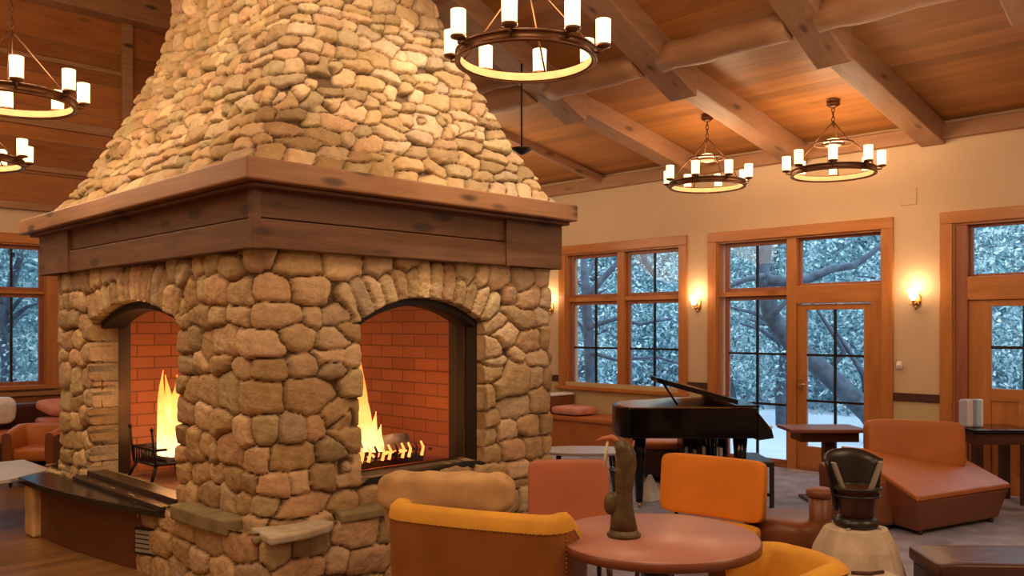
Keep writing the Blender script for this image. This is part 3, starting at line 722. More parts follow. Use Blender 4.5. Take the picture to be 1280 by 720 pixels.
# burner fire behind the glass
b = MB(); b.box(3.44, 5.22, .72, 4.25, 5.58, .77); bt = b.build('burner_tray', M['iron'], bevel=.004, label='black burner tray holding ceramic logs behind the glass', cat='burner')
for k in range(13):
    b = MB(); x = 3.47 + .062 * k; b.tube([(x, 5.20, .77), (x + .01, 5.19, .835), (x, 5.21, .88)], [.012, .010, .007], 6)
    b.build('burner_bar', M['iron'] if k % 3 == 2 else M['ember'], bt, world=True)
lgs = [((3.62, 5.30, .86), .20, .055, .3, 'slate'), ((4.06, 5.33, .87), .20, .065, -.3, 'slate'), ((3.78, 5.46, .83), .26, .045, .1, 'log'), ((3.90, 5.42, .92), .22, .035, .9, 'log'), ((4.12, 5.44, .80), .2, .03, -.8, 'log')]
lb = ['behind the flame', 'at the end away from the flame', 'under the others in the middle', 'leaning across the pile', 'at the tray edge in the embers']
for k, (c_, l_, r_, a, mt) in enumerate(lgs):
    b = MB(); dx, dy = math.cos(a) * l_ / 2, math.sin(a) * l_ / 2
    b.tube([(c_[0] - dx, c_[1] - dy, c_[2] - .01), (c_[0], c_[1], c_[2]), (c_[0] + dx, c_[1] + dy, c_[2] + .012)], [r_, r_ * 1.12, r_ * .9], 10)
    b.build('ceramic_log', M[mt], label=('blue-grey' if mt == 'slate' else 'charred') + ' log on the burner tray, ' + lb[k], cat='log', group='logs on the burner tray')
g_ = random.Random(4); b = MB()
for k in range(90):
    x, y = g_.uniform(3.46, 4.36), g_.uniform(5.2, 5.56); r_ = g_.uniform(.008, .02)
    b.pad((x, y, .775 + g_.uniform(0, .035)), (r_ * 2, r_ * 1.6, r_ * 1.3), .8, .8, 6)
b.build('ember_bed', M['log'], label='bed of dark cinders along the burner tray', cat='embers', kind='stuff')
b = MB()
for k in range(40):
    x, y = g_.uniform(3.5, 4.15), g_.uniform(5.21, 5.3); b.pad((x, y, .80 + g_.uniform(0, .02)), (.025, .02, .016), .8, .8, 6)
b.build('glowing_coals', M['ember'], label='glowing orange coals along the front of the burner tray', cat='embers', kind='stuff')
b = MB()
for k in range(5): flame(b, (3.74 + .042 * k, 5.33 + random.uniform(-.03, .05), .82), [.55, .74, .50, .30, .20][k], [.06, .06, .05, .05, .04][k], 30 + k)
b.build('fire', M['flame'], label='narrow orange flame behind the glass of the arched mouth', cat='fire', kind='stuff')

# ------------------------------------------------------------------ chandeliers
def make_chandelier(crown):
    r = empty('chandelier', (0, 0, 0))
    R_ = .415
    b = MB(); n = 56; vs = []
    for z in (0, .055):
        for rr in (R_ - .012, R_ + .012): vs += [(rr * math.cos(2 * PI * j / n), rr * math.sin(2 * PI * j / n), z) for j in range(n)]
    fs = []
    for j in range(n):
        k = (j + 1) % n; fs += [(j, k, n + k, n + j)[::-1], (2 * n + j, 2 * n + k, 3 * n + k, 3 * n + j), (n + j, n + k, 3 * n + k, 3 * n + j)]
    b.add(vs, fs, True); b.torus(R_ + .012, .011, (0, 0, .0), 56); b.torus(R_ + .012, .009, (0, 0, .055), 56)
    ring = b.build('ring', M['bronze_ring'], r)
    b = MB(); b.add([(q * math.cos(2 * PI * j / n), q * math.sin(2 * PI * j / n), z) for q, z in ((R_ - .014, .004), (R_ - .014, .052)) for j in range(n)], [(j, (j + 1) % n, n + (j + 1) % n, n + j)[::-1] for j in range(n)], True)
    b.build('inner_band', M['ring_in'], ring)
    sh = None
    for k in range(8):
        a = 2 * PI * (k + .35) / 8; x, y = (R_ + .06) * math.cos(a), (R_ + .06) * math.sin(a)
        b = MB(); b.tube([(R_ * math.cos(a), R_ * math.sin(a), .03), (x, y, .035), (x, y, .065)], .008, 6); b.lathe([(.012, .05), (.045, .062), (.048, .075), (.02, .08)], 12, (x, y, 0))
        br = b.build('bracket', M['bronze_ring'], r)
        b = MB(); b.lathe([(.038, .08), (.044, .082), (.046, .225), (.041, .225), (.036, .09)], 16, (x, y, 0)); b.build('glass_shade', M['shade'], r, label='lit amber glass cylinder')
    top = .52
    for k in range(4):
        a = 2 * PI * (k + .1) / 4
        b = MB()
        if crown: b.tube([(R_ * math.cos(a), R_ * math.sin(a), .05), (R_ * .75 * math.cos(a), R_ * .75 * math.sin(a), .22), (.20 * math.cos(a), .20 * math.sin(a), .33)], .007, 6)
        else: b.tube([(R_ * math.cos(a), R_ * math.sin(a), .05), (.02 * math.cos(a), .02 * math.sin(a), top)], .007, 6)
        b.build('rod', M['bronze_ring'], r)
    if crown:
        b = MB(); b.torus(.20, .011, (0, 0, .33), 32); b.lathe([(.12, .325), (.09, .30), (.02, .285)], 20); b.build('crown_ring', M['bronze_ring'], r)
        b = MB(); b.lathe([(.02, .335), (.10, .345), (.07, .375), (.02, .39)], 20); b.build('uplight_bowl', M['shade'], r)
        for k in range(3):
            a = 2 * PI * k / 3; b = MB(); b.tube([(.2 * math.cos(a), .2 * math.sin(a), .34), (.01, 0, top + .05)], .006, 6); b.build('rod', M['bronze_ring'], r)
    return r
CZ = 3.38
protoA, protoB = make_chandelier(False), make_chandelier(True)
ch = [(protoA, pos(.085, 5.3), 'large ring chandelier of amber glass lights hanging before the stone chimney', None),
      (protoB, pos(2.26, 10.0), 'two-tier ring chandelier of lit glass cylinders, the one hanging over the piano', 'two-tier chandeliers'),
      (protoB, pos(3.42, 9.2), 'two-tier ring chandelier of lit glass cylinders above the glazed door and cognac lounge seat', 'two-tier chandeliers'),
      (protoA, pos(-3.65, 6.3), 'ring chandelier of amber glass lights against the wood panelled wall', None),
      (protoA, pos(-4.95, 7.9), 'far ring chandelier cut off by the picture edge, one glowing shade in view', None)]
used = set()
def lamp(name, loc, e, col=(1, .66, .36), rad=.15, kind='POINT', **k):
    l = bpy.data.lights.new(name, kind); l.energy = e; l.color = col
    if kind == 'POINT' or kind == 'SPOT': l.shadow_soft_size = rad
    o = bpy.data.objects.new(name, l); C.objects.link(o); o.location = loc
    return o, l
for k, (pr, p, lab, grp) in enumerate(ch):
    c_ = pr if id(pr) not in used else copy_tree(pr)
    used.add(id(pr)); zz = CZ if k != 4 else 3.25
    c_.location = (p.x, p.y, zz); c_.rotation_euler = (0, 0, [.3, .8, .15, 1.1, .5][k]); tag(c_, lab, 'chandelier', grp)
    zcl = zc(p.x) if p.x > 5.5 else 7.25
    b = MB(); n = int((zcl - zz - .52) / .05)
    for i in range(n):
        b.torus(.016, .0045, (0, 0, 0), 10, 5, mat=Matrix.Translation((0, 0, .54 + i * .05)) @ Matrix.Rotation((i % 2) * PI / 2, 4, 'Z') @ Matrix.Diagonal((1, 1, 1.9, 1)) @ Matrix.Rotation(PI / 2, 4, 'X'))
    b.build('chain', M['bronze_ring'], c_)
    b = MB(); b.lathe([(.07, zcl - zz - .03), (.07, zcl - zz), (.0, zcl - zz)], 16); b.lathe([(.025, zcl - zz - .06), (.07, zcl - zz - .03)], 16); b.build('ceiling_rose', M['bronze_ring'], c_)
    lamp('chandelier_light', (p.x, p.y, zz + .22), 44, rad=.3)

# sconces
def make_sconce():
    r = empty('wall_sconce', (0, 0, 0))
    b = MB(); b.pad((-.012, 0, 0), (.024, .10, .15), .7, .7, 16); b.build('backplate', M['brass'], r)
    b = MB(); b.tube([(-.02, 0, -.02), (-.08, 0, -.05), (-.11, 0, 0)], .009, 8)
    for s_ in (-1, 1): b.tube([(-.02, 0, -.02), (-.06, .05 * s_, -.05), (-.08, .075 * s_, .0), (-.06, .05 * s_, .02)], .007, 6)
    b.pad((-.03, 0, -.08), (.03, .03, .05), 1, 1, 10); b.build('scroll_arm', M['brass'], r)
    b = MB(); b.lathe([(.022, 0), (.045, .05), (.055, .12), (.050, .12), (.02, .01)], 16, (-.11, 0, 0)); b.build('lamp_shade', M['bulb'], r)
    return r
sc0 = make_sconce()
for k, (y, lab) in enumerate(((6.45, 'brass wall sconce with glowing shade between the window and the glazed door'), (3.62, 'brass wall sconce with glowing shade between the glazed door and the corner door'), (9.12, 'brass wall sconce with glowing shade peeking out beside the stone pier'))):
    o = sc0 if k == 0 else copy_tree(sc0)
    o.location = (XA, y, 2.06); tag(o, lab, 'wall sconce', 'brass wall sconces'); lamp('sconce_light', (XA - .14, y, 2.22), 5, rad=.05)
b = MB(); b.pad((XA - .02, 3.80, 1.33), (.04, .07, .09), .6, .6, 14); b.pad((XA - .05, 3.80, 1.33), (.03, .03, .03), 1, 1, 10)
b.build('wall_switch', M['white'], label='small pale round knob fixture on the wall below the sconce', cat='wall switch')
b = MB(); b.box(XA - .012, 3.62, 3.13, XA, 3.79, 3.32); v_ = b.build('wall_vent', M['cream'], bevel=.003, label='small square plaster-coloured vent cover high above the sconce', cat='vent')
# ceiling spotlight and hanging rod
p = Vector((8.05, 1.66, 0)); z_ = zc(p.x)
cs = empty('ceiling_spotlight', (p.x, p.y, z_), label='small lit brass spotlight fixed to the ceiling boards', cat='spotlight')
b = MB(); b.lathe([(.05, -.01), (.05, .02), (.01, .02)], 16); b.tube([(0, 0, -.01), (0, .02, -.05)], .012, 8); b.build('mount_plate', M['brass'], cs)
b = MB(); b.tube([(-.05, .03, -.05), (.05, .03, -.07)], [.03, .042], 12); b.build('lamp_head', M['brass'], cs)
b = MB(); b.tube([(.050, .03, -.07), (.054, .03, -.071)], .036, 12); b.build('bulb', M['bulb'], cs)
p = pos(.10, 9.0); z_ = zc(p.x)
pr = empty('hanging_spotlight', (p.x, p.y, z_), label='thin dark rod with a small fitting hanging from the ceiling beside the chimney', cat='light fitting')
b = MB(); b.tube([(0, 0, .02), (0, 0, 3.64 - z_)], .010, 8); b.build('rod', M['iron'], pr)
b = MB(); b.lathe([(.02, 3.64 - z_), (.11, 3.62 - z_), (.10, 3.60 - z_), (.03, 3.56 - z_), (.01, 3.55 - z_)], 18); b.build('fitting', M['iron'], pr)

# ------------------------------------------------------------------ seating
def tub_chair(name, w, dep, hb, ha, outer, inner, label, loc, rz, arm=.45, nails=True, sh=.40, group=None, band=.035):
    """upholstered barrel chair; faces local +y, back along x"""
    r = empty(name, loc, rz, label, 'chair', group)
    path = []; hw = w / 2; cr = .16
    path += [(hw - .03, arm - .0), (hw - .01, arm * .5)]
    for k in range(9):
        a = k / 8 * PI / 2; path.append((hw - cr + cr * math.cos(a) ** .9 if k < 8 else hw - cr, -dep / 2 + cr - cr * math.sin(a) ** .9))
    for k in range(1, 8): path.append((hw - cr - (w - 2 * cr) * k / 8, -dep / 2 - .015 * math.sin(PI * k / 8)))
    left = [(-x, y) for x, y in path[:11]][::-1]; path = path + left
    n = len(path); th = .10; oV = []; iV = []
    for i, (x, y) in enumerate(path):
        x2, y2 = path[min(i + 1, n - 1)]; x1, y1 = path[max(i - 1, 0)]
        t = Vector((x2 - x1, y2 - y1, 0)).normalized(); nn = Vector((-t.y, t.x, 0))      # outward
        if nn.x * x + nn.y * (y - .1) < 0: nn = -nn
        f = min(1, max(0, (y + dep / 2 - .16) / (arm + dep / 2 - .16))); top = hb + (ha - hb) * (f * f * (3 - 2 * f))
        ins = -nn
        o0 = Vector((x, y, 0))
        oV += [o0 + ins * .03 + Vector((0, 0, .14)), o0 + ins * .01 + Vector((0, 0, top * .5)), o0 + Vector((0, 0, top - band))]
        iV += [o0 + Vector((0, 0, top - band)) - ins * .004, o0 + ins * .004 + Vector((0, 0, top - .022)), o0 + ins * .035 + Vector((0, 0, top + .003)), o0 + ins * (th - .02) + Vector((0, 0, top - .004)), o0 + ins * th + Vector((0, 0, top - .03)), o0 + ins * (th + .01) + Vector((0, 0, top * .65)), o0 + ins * th + Vector((0, 0, sh - .1))]
    def strip(V, m): return [(i * m + j, (i + 1) * m + j, (i + 1) * m + j + 1, i * m + j + 1) for i in range(n - 1) for j in range(m - 1)]
    b = MB(); b.add(oV, strip(oV, 3), True)
    for i in (0, n - 1):   # arm fronts
        f = [oV[i * 3 + 0], oV[i * 3 + 1], oV[i * 3 + 2]] + iV[i * 7:(i + 1) * 7]
        b.add(f, [tuple(range(10))])
    sh_ = b.build('back_shell', outer, r)
    b = MB(); b.add(iV, strip(iV, 7), True); b.build('upholstery', inner, r)
    if nails:
        b = MB()
        for i in range(n - 1):
            p0, p1 = Vector(oV[i * 3 + 2]), Vector(oV[i * 3 + 5]); L_ = (p1 - p0).length; k = max(1, int(L_ / .017))
            for q in range(k):
                c_ = p0.lerp(p1, q / k) + Vector((0, 0, -.004)); b.pad(c_, (.011, .011, .009), 1, 1, 6)
        for i in (4,):
            i = min(i, n - 1); c0 = Vector(oV[i * 3 + 2])
            for q in range(22): b.pad(c0 + Vector((0, 0, -.02 * q)) + Vector((0.0, -.003, 0)), (.011, .011, .009), 1, 1, 6)
        b.build('nailhead_stitching', M['nail'], sh_)
    b = MB(); b.pad((0, -.0 + (arm - .02 - dep / 2) / 2, sh - .05), (w - 2 * th + .02, arm + dep / 2 - th + .04, .15), .35, .3); b.build('seat', inner, r)
    b = MB(); b.pad((0, (arm - dep / 2) / 2, .17), (w - .08, arm + dep / 2 - .06, .12), .2, .25); b.build('seat_frame', outer, r)
    for x in (-hw + .09, hw - .09):
        for y in (-dep / 2 + .09, arm - .08): q = MB(); q.tube([(x, y, .14), (x * 1.02, y, 0)], [.025, .016], 10); q.build('leg', M['darkwood'], r)
    return r
def side_chair(name, w, hb, hseat, mb_, ms, shell, label, loc, rz, backh=.42, group=None, wob=0, tilt=.10, arms=False):
    """armless chair with an upholstered back panel; faces local +y"""
    r = empty(name, loc, rz, label, 'chair', group)
    T = Matrix.Translation((0, -.24, hb - backh / 2)) @ Matrix.Rotation(-tilt, 4, 'X').inverted()
    b = MB(); b.pad((0, 0, 0), (w, .09, backh), .22, .25, 40, T, .035, wob); b.build('backrest', mb_, r)
    b = MB(); b.pad((0, -.042, -.01), (w * .97, .03, backh * .96), .2, .22, 32, T, .035); b.build('back_shell', shell, r)
    b = MB(); b.pad((0, .02, hseat - .045), (w * 1.02, .52, .11), .4, .45, 32); b.build('seat', ms, r)
    b = MB(); b.pad((0, .02, hseat - .11), (w * .9, .46, .05), .3, .4, 24); b.build('seat_frame', shell, r)
    for sx in (-1, 1):
        q = MB(); q.tube([(sx * (w / 2 - .07), -.20, hseat - .1), (sx * (w / 2 - .05), -.26, 0)], [.02, .013], 8); q.build('leg', M['darkwood'], r)
        q = MB(); q.tube([(sx * (w / 2 - .07), .22, hseat - .1), (sx * (w / 2 - .05), .24, 0)], [.02, .013], 8); q.build('leg', M['darkwood'], r)
        q = MB(); q.tube([(sx * (w / 2 - .10), -.20, hseat - .08), (sx * (w / 2 - .10), -.285, hb - backh * .5)], .014, 8); q.build('back_support', M['darkwood'], r)
    return r
def yaw_to(dl, dd):
    """rotation so that local +y points to (side, ahead)"""
    v = pos(dl, dd); return math.atan2(-v.x, v.y)
def ft(v, z=0.012): return (v.x, v.y, z)
# chair whose back is turned to the viewer
c = pos(-.215, 4.02); n_ = Vector((.39, .92)); bk = pos(-.215 + n_.x * .28, 4.02 + n_.y * .28)
tub_chair('barrel_chair', .95, .56, .885, .70, M['saddle'], M['yellow'], 'brown leather barrel chair with yellow top band and nailhead trim, seen from behind', ft(bk), yaw_to(.39, .92), arm=.18, band=.075)
# chair at the near side of the table, beyond its rim
c = pos(1.22, 3.98)
tub_chair('barrel_chair', .54, .50, .686, .63, M['saddle'], M['yellow'], 'low yellow barrel chair with curved arms, partly under the near table rim', ft(c), yaw_to(-.85, -.45), arm=.20, nails=True, sh=.5)
side_chair('side_chair', .74, .88, .47, M['orange'], M['yellow'], M['black'], 'bright orange upholstered side chair with black back frame behind the round table', ft(pos(1.20, 5.58)), yaw_to(-.62, -.78), backh=.40)
side_chair('side_chair', .53, .87, .46, M['coral'], M['coral'], M['leather2'], 'coral leather side chair beside the stone pier', ft(pos(.38, 5.45)), yaw_to(.05, -1), backh=.48)
side_chair('padded_chair', .74, .89, .46, M['tan'], M['tan'], M['tan'], 'chair with crumpled tan suede back cushion directly before the glass fire mouth', ft(pos(-.36, 5.25)), yaw_to(.1, 1), backh=.34, wob=.006, tilt=.2)

pc = bpy.data.objects['padded_chair']
T = Matrix.Translation((0, -.24, .785))
b = MB(); b.pad((0, 0, 0), (.80, .20, .23), .5, .3, 56, T, .03, .010); b.build('back_cushion', M['tan'], pc, label='crumpled golden tan cushion')
# round table
tb = empty('round_table', ft(pos(.69, 4.13)), 0, 'round rosewood table with glossy pinkish top', 'table')
b = MB(); b.lathe([(.44, .69), (.478, .70), (.485, .725), (.485, .735), (.478, .75), (.0, .75)], 72); b.build('tabletop', M['tabletop'], tb)
b = MB(); b.lathe([(.479, .698), (.4875, .703), (.4875, .738), (.479, .742)], 72); b.build('table_edge', M['tableedge'], tb)
b = MB(); b.lathe([(.26, 0), (.26, .03), (.08, .06), (.045, .12), (.05, .4), (.09, .66), (.2, .69)], 32); b.build('pedestal', M['darkwood'], tb)
# sculpture
p = pos(.53, 4.10)
sp = empty('bronze_sculpture', (p.x, p.y, .762), -PI / 4, 'slender verdigris bronze tree-trunk figurine on a round base', 'sculpture')
b = MB(); b.lathe([(.0, 0), (.078, .0), (.082, .012), (.07, .022), (.066, .034), (.05, .04)], 28); b.build('base', M['bronze'], sp)
b = MB(); b.tube([(0, 0, .03), (-.004, 0, .09), (-.002, .0, .15), (.0, 0, .22), (.004, 0, .28), (.012, 0, .34), (.010, 0, .39), (-.004, 0, .42), (-.03, 0, .455)],
       [.066, .058, .046, .040, .046, .050, .048, .040, .024], 14); b.pad((.02, 0, .375), (.06, .05, .07), .8, .8, 14)
b.pad((-.005, -.01, .30), (.075, .06, .09), .8, .8, 14); b.build('trunk', M['bronze'], sp)
b = MB(); b.pad((-.058, 0, .155), (.075, .06, .11), .9, .9, 16); b.pad((-.035, 0, .185), (.05, .05, .05), .9, .9, 12); b.build('burl', M['bronze'], sp)
b = MB(); b.tube([(-.02, 0, .44), (-.06, 0, .468), (-.10, 0, .462), (-.135, .0, .45)], [.018, .016, .011, .004], 8); b.tube([(.02, 0, .40), (.045, 0, .43), (.05, .0, .455)], [.01, .006, .003], 6)
b.build('branch', M['coral'], sp, label='orange-tinted branch')
b = MB(); b.tube([(-.075, 0, .46), (-.085, 0, .39), (-.09, 0, .33)], [.006, .009, .004], 6); b.build('hanging_leaf', M['ivory'], sp, label='pale hanging leaf')

# cognac lounge seat
def PX(px, z, d): return pos((px - 640) / 1080 * d, d, z)
ls = empty('lounge_seat', ft(PX(1150, 0, 7.6)), 0, 'big cognac leather lounge seat with sloping flat body and low back cushion', 'armchair')
Lp, Np, Rp, Bp = PX(1052, .66, 8.0), PX(1147, .375, 7.05), PX(1262, .365, 7.72), PX(1205, .50, 8.3)
bot = [Vector((q.x, q.y, .05)) for q in (PX(1062, 0, 7.95), PX(1147, 0, 7.2), PX(1248, 0, 7.75), PX(1200, 0, 8.2))]
b = MB(); b.poly8(bot, [Lp - Vector((0, 0, .045)), Np - Vector((0, 0, .045)), Rp - Vector((0, 0, .045)), Bp - Vector((0, 0, .045))]); b.build('body', M['leather'], ls, world=True, bevel=.02)
cen = (Lp + Np + Rp + Bp) / 4; ex = lambda q, k: cen + (q - cen) * k
b = MB(); b.poly8([ex(q, 1.015) - Vector((0, 0, .045)) for q in (Lp, Np, Rp, Bp)], [ex(q, 1.01) for q in (Lp, Np, Rp, Bp)]); b.build('seat', M['lounge'], ls, world=True, bevel=.015, seg=3)
q0, q1 = PX(1082, .50, 8.15), PX(1203, .42, 8.12)
m_ = (q0 + q1) / 2; ang = math.atan2(q1.y - q0.y, q1.x - q0.x)
T = Matrix.Translation((m_.x, m_.y, .66)) @ Matrix.Rotation(ang, 4, 'Z') @ Matrix.Rotation(math.radians(2.2), 4, 'Y') @ Matrix.Rotation(-.15, 4, 'X')
b = MB(); b.pad((0, 0, 0), ((q1 - q0).length, .18, .44), .25, .22, 40, T); b.build('backrest', M['lounge'], ls, world=True)
q0, q1 = PX(1022, 0, 7.75), PX(1062, 0, 7.55)
b = MB(); b.poly8([PX(1024, .05, 7.9), PX(1060, .05, 7.4), PX(1120, .05, 7.4), PX(1080, .05, 8.0)], [PX(1021, .53, 7.9), PX(1058, .50, 7.4), PX(1120, .45, 7.4), PX(1080, .55, 8.0)]); b.build('armrest', M['leather'], ls, world=True, bevel=.04, seg=3)
for q in (bot[0], bot[1], bot[2], bot[3]):
    b = MB(); q = cen + (q - cen) * .88; b.tube([(q.x, q.y, .06), (q.x, q.y, .012)], .025, 8); b.build('foot', M['darkwood'], ls, world=True)

# brown tub seat with arm post
ts = empty('tub_seat', ft(PX(990, 0, 5.7)), 0, 'dark brown leather tub seat with a rounded upright arm beside the highchair', 'armchair')
q = PX(985, .40, 5.7); b = MB(); b.pad(q, (.52, .52, .26), .5, .7, 32); b.build('seat', M['leather'], ts, world=True)
b = MB(); b.lathe([(.20, .05), (.22, .12), (.22, .3), (.16, .32)], 24, (q.x, q.y, 0)); b.build('base', M['leather2'], ts, world=True)
q = PX(1025, 0, 5.55); b = MB(); b.tube([(q.x, q.y, .2), (q.x, q.y, .45), (q.x, q.y, .66)], [.05, .062, .072], 16); b.build('armrest', M['leather'], ts, world=True)
b = MB(); b.pad((q.x, q.y, .69), (.17, .17, .08), .8, .9, 20); b.build('arm_cap', M['leather'], ts, world=True, label='darker rounded leather arm cap')

# highchair-like black scoop with tray on cloth-covered stand
hc = empty('highchair', ft(PX(1070, 0, 5.1)), -PI / 4 + .1, 'black plastic scoop-backed highchair with dark tray, standing on beige cloth', 'highchair')
b = MB(); vs = []; n = 15
for j in range(7):
    z = .66 + .35 * j / 6; k = j / 6
    for i in range(n):
        a = PI * i / (n - 1); rx, ry = .125 + .055 * k, .11 + .02 * k
        vs.append((rx * math.cos(a) * 1.0, ry * math.sin(a) * 1.0 + .02 * k, z - (.05 * abs(math.cos(a)) ** 3 * k)))
b.add(vs, [(j * n + i, j * n + i + 1, (j + 1) * n + i + 1, (j + 1) * n + i) for j in range(6) for i in range(n - 1)], True)
o = b.build('backrest', M['black'], hc); md = o.modifiers.new('thick', 'SOLIDIFY'); md.thickness = .016
for s_ in (-1, 1):
    b = MB(); b.poly8([(s_ * .07, -.03, .80 - .02), (s_ * .07, .0, .78), (s_ * .095, .0, .78), (s_ * .095, -.03, .78)], [(s_ * .135, -.03, .95), (s_ * .135, 0, .95), (s_ * .16, 0, .95), (s_ * .16, -.03, .95)]); b.build('strap', M['grey'], hc, bevel=.004)
b = MB(); b.lathe([(.07, .62), (.095, .64), (.115, .78), (.125, .785), (.125, .80), (.108, .80), (.09, .66), (.0, .65)], 32, (0, -.02, 0), mat=Matrix.Diagonal((1.05, .85, 1, 1))); b.build('tray', M['leather2'], hc, label='dark glossy tub tray')
b = MB(); b.torus(.125, .008, (0, -.02, .755), 32, 8, mat=Matrix.Diagonal((1.02, .85, 1, 1))); b.torus(.128, .010, (0, -.02, .80), 32, 8, mat=Matrix.Diagonal((1.04, .87, 1, 1))); b.build('tray_rim', M['black'], hc)
b = MB(); b.lathe([(.12, .57), (.13, .60), (.10, .63)], 24); b.build('seat_base', M['black'], hc)
for x in (-.13, .13):
    for y in (-.13, .13): b = MB(); b.tube([(x * .7, y * .7, .58), (x * 1.5, y * 1.5, 0)], .013, 8); b.build('leg', M['grey'], hc)
b = MB()
b = MB(); n = 36; vs = []
for j, (z, r_) in enumerate(((.575, .10), (.56, .17), (.45, .22), (.25, .27), (.06, .30), (.02, .31))):
    for i in range(n):
        a = 2 * PI * i / n; f = 1 + (.10 * math.sin(a * 5 + 1) + .07 * math.sin(a * 9) + .05 * (-1) ** i) * j / 5; vs.append((r_ * f * math.cos(a) * 1.05, r_ * f * math.sin(a) * .9, z))
b.add(vs, [(j * n + i, j * n + (i + 1) % n, (j + 1) * n + (i + 1) % n, (j + 1) * n + i)[::-1] for j in range(5) for i in range(n)], False)
q = PX(1070, 0, 5.1); b.v = [tuple(Matrix.Translation((q.x, q.y, .012)) @ Matrix.Rotation(-PI / 4, 4, 'Z') @ Vector(v)) for v in b.v]
b.build('draped_cloth', M['cloth'], label='creased beige cloth draped over the highchair legs', cat='cloth')
q = PX(1092, 0, 4.62)
b = MB(); b.pad((0, 0, 0), (.36, .26, .10), .3, .3, 24, Matrix.Translation((q.x, q.y, .37)) @ Matrix.Rotation(-PI / 4 + .25, 4, 'Z'), 0, .006)
fb = b.build('folded_bag', M['cloth'], label='folded beige bag with a dark strap lying before the highchair', cat='bag')
b = MB(); b.tube([PX(1064, .43, 4.66), PX(1084, .43, 4.64), PX(1104, .43, 4.68)], [.010, .012, .010], 8); b.build('strap', M['leather2'], fb, world=True)
b = MB(); b.pad((0, 0, 0), (.34, .28, .31), .15, .2, 20, Matrix.Translation((q.x, q.y, .170)) @ Matrix.Rotation(-PI / 4 + .25, 4, 'Z')); b.build('storage_cube', M['leather2'], label='low dark leather cube under the folded bag', cat='ottoman')
# ottoman
ot = empty('ottoman', ft(pos(2.86, 4.93)), -PI / 4 - .05, 'long dark brown leather ottoman at the bottom edge of the view', 'ottoman')
b = MB(); b.pad((0, 0, .40), (1.02, .46, .10), .3, .15, 40, wob=.003); b.build('seat', M['leather2'], ot)
b = MB(); b.box(-.48, -.21, .08, .48, .21, .36); b.build('body', M['darkwood'], ot, bevel=.02)
for x in (-.4, .4):
    for y in (-.15, .15): b = MB(); b.tube([(x, y, .08), (x, y, 0)], .02, 8); b.build('leg', M['darkwood'], ot)

# ------------------------------------------------------------------ piano (long side towards the viewer)
po = pos(.98, 7.95); pn = empty('grand_piano', ft(po), -PI / 4, 'black lacquered grand piano with its lid propped open', 'piano')
out = [(0.06, 0), (1.28, 0), (1.28, 1.36), (.95, 1.38), (.7, 1.28), (.5, 1.05), (.30, .92), (.12, .80), (.02, .55), (0.0, .15)]
out = [(1.28, 0), (1.28, 1.36)] + smooth_curve([(1.05, 1.38), (.7, 1.22), (.45, .98), (.15, .82), (0.0, .50), (.02, .12), (.10, 0)], 6)
b = MB(); b.prism(out, .72, 1.0, smooth=False); b.build('case', M['piano'], pn, bevel=.01)
b = MB(); b.prism([(x * .94 + .04, y * .94 + .04) for x, y in out], 1.0, 1.004); b.build('soundboard', M['brass'], pn)
b = MB(); b.prism([(x, y) for x, y in out], .985, 1.03)
rim = b
b = MB(); b.poly8([(1.28, 0, .70), (1.28, 1.36, .70), (1.44, 1.34, .72), (1.44, .02, .72)], [(1.28, 0, .97), (1.28, 1.36, .97), (1.42, 1.34, .80), (1.42, .02, .80)]); b.build('keybed_cheek', M['piano'], pn, bevel=.008)
b = MB(); b.box(1.30, .10, .80, 1.45, 1.26, .82); kb = b.build('keyboard', M['ivory'], pn)
b = MB()
for k in range(36):
    if k % 7 not in (2, 6): b.box(1.30, .125 + k * .0315, .82, 1.39, .140 + k * .0315, .832)
b.build('black_key', M['black'], kb)
def lidp(x, y): return (1.10 - (1.10 - x) * .95, y, 1.03 + (1.10 - x) * .26)
pl = [(1.10, .0), (1.10, 1.34), (.98, 1.38), (.72, 1.24), (.55, 1.0), (.42, .80), (.34, .5), (.34, .12), (.40, .0)]
b = MB(); n = len(pl); vs = [lidp(*q) for q in pl] + [tuple(Vector(lidp(*q)) + Vector((0, 0, .045))) for q in pl]
b.add(vs, [tuple(range(n))[::-1], tuple(range(n, 2 * n))] + [(i, (i + 1) % n, n + (i + 1) % n, n + i) for i in range(n)]); b.build('lid', M['piano'], pn)
b = MB(); b.box(1.06, 0, 1.005, 1.30, 1.36, 1.025); b.build('front_lid', M['piano'], pn, bevel=.004)
b = MB(); b.tube([(.60, .3, 1.0), (.47, .3, 1.20)], .010, 8); b.build('lid_prop', M['piano'], pn)
for x, y in ((.25, .40), (1.15, .12), (1.15, 1.24)):
    b = MB(); b.tube([(x, y, .72), (x, y, .5), (x, y, .06)], [.07, .055, .035], 12); l_ = b.build('leg', M['piano'], pn)
    b = MB(); b.tube([(x - .012, y, .03), (x + .012, y, .03)], .03, 12); b.build('caster', M['brass'], l_)
b = MB(); b.box(.98, .58, .08, 1.02, .61, .72); b.box(.98, .76, .08, 1.02, .79, .72); b.box(.95, .55, .05, 1.05, .82, .12); b.build('pedal_lyre', M['piano'], pn, bevel=.006)
b = MB()
for y in (.61, .685, .76): b.box(1.04, y - .012, .07, 1.12, y + .012, .08)
b.build('pedal', M['brass'], pn)
# bench at the keyboard
bn = empty('piano_bench', ft(pos(2.36, 8.15)), -PI / 4, 'small black bench at the piano keyboard', 'bench')
b = MB(); b.box(-.12, .0, .42, .12, .6, .48); b.build('seat', M['black'], bn, bevel=.012)
b = MB(); b.box(-.10, .04, .14, .10, .07, .17); b.box(-.10, .53, .14, .10, .56, .17); b.build('stretcher', M['black'], bn)
for x in (-.1, .1):
    for y in (.03, .57): b = MB(); b.box(x - .018, y - .018, 0, x + .018, y + .018, .42); b.build('leg', M['black'], bn)
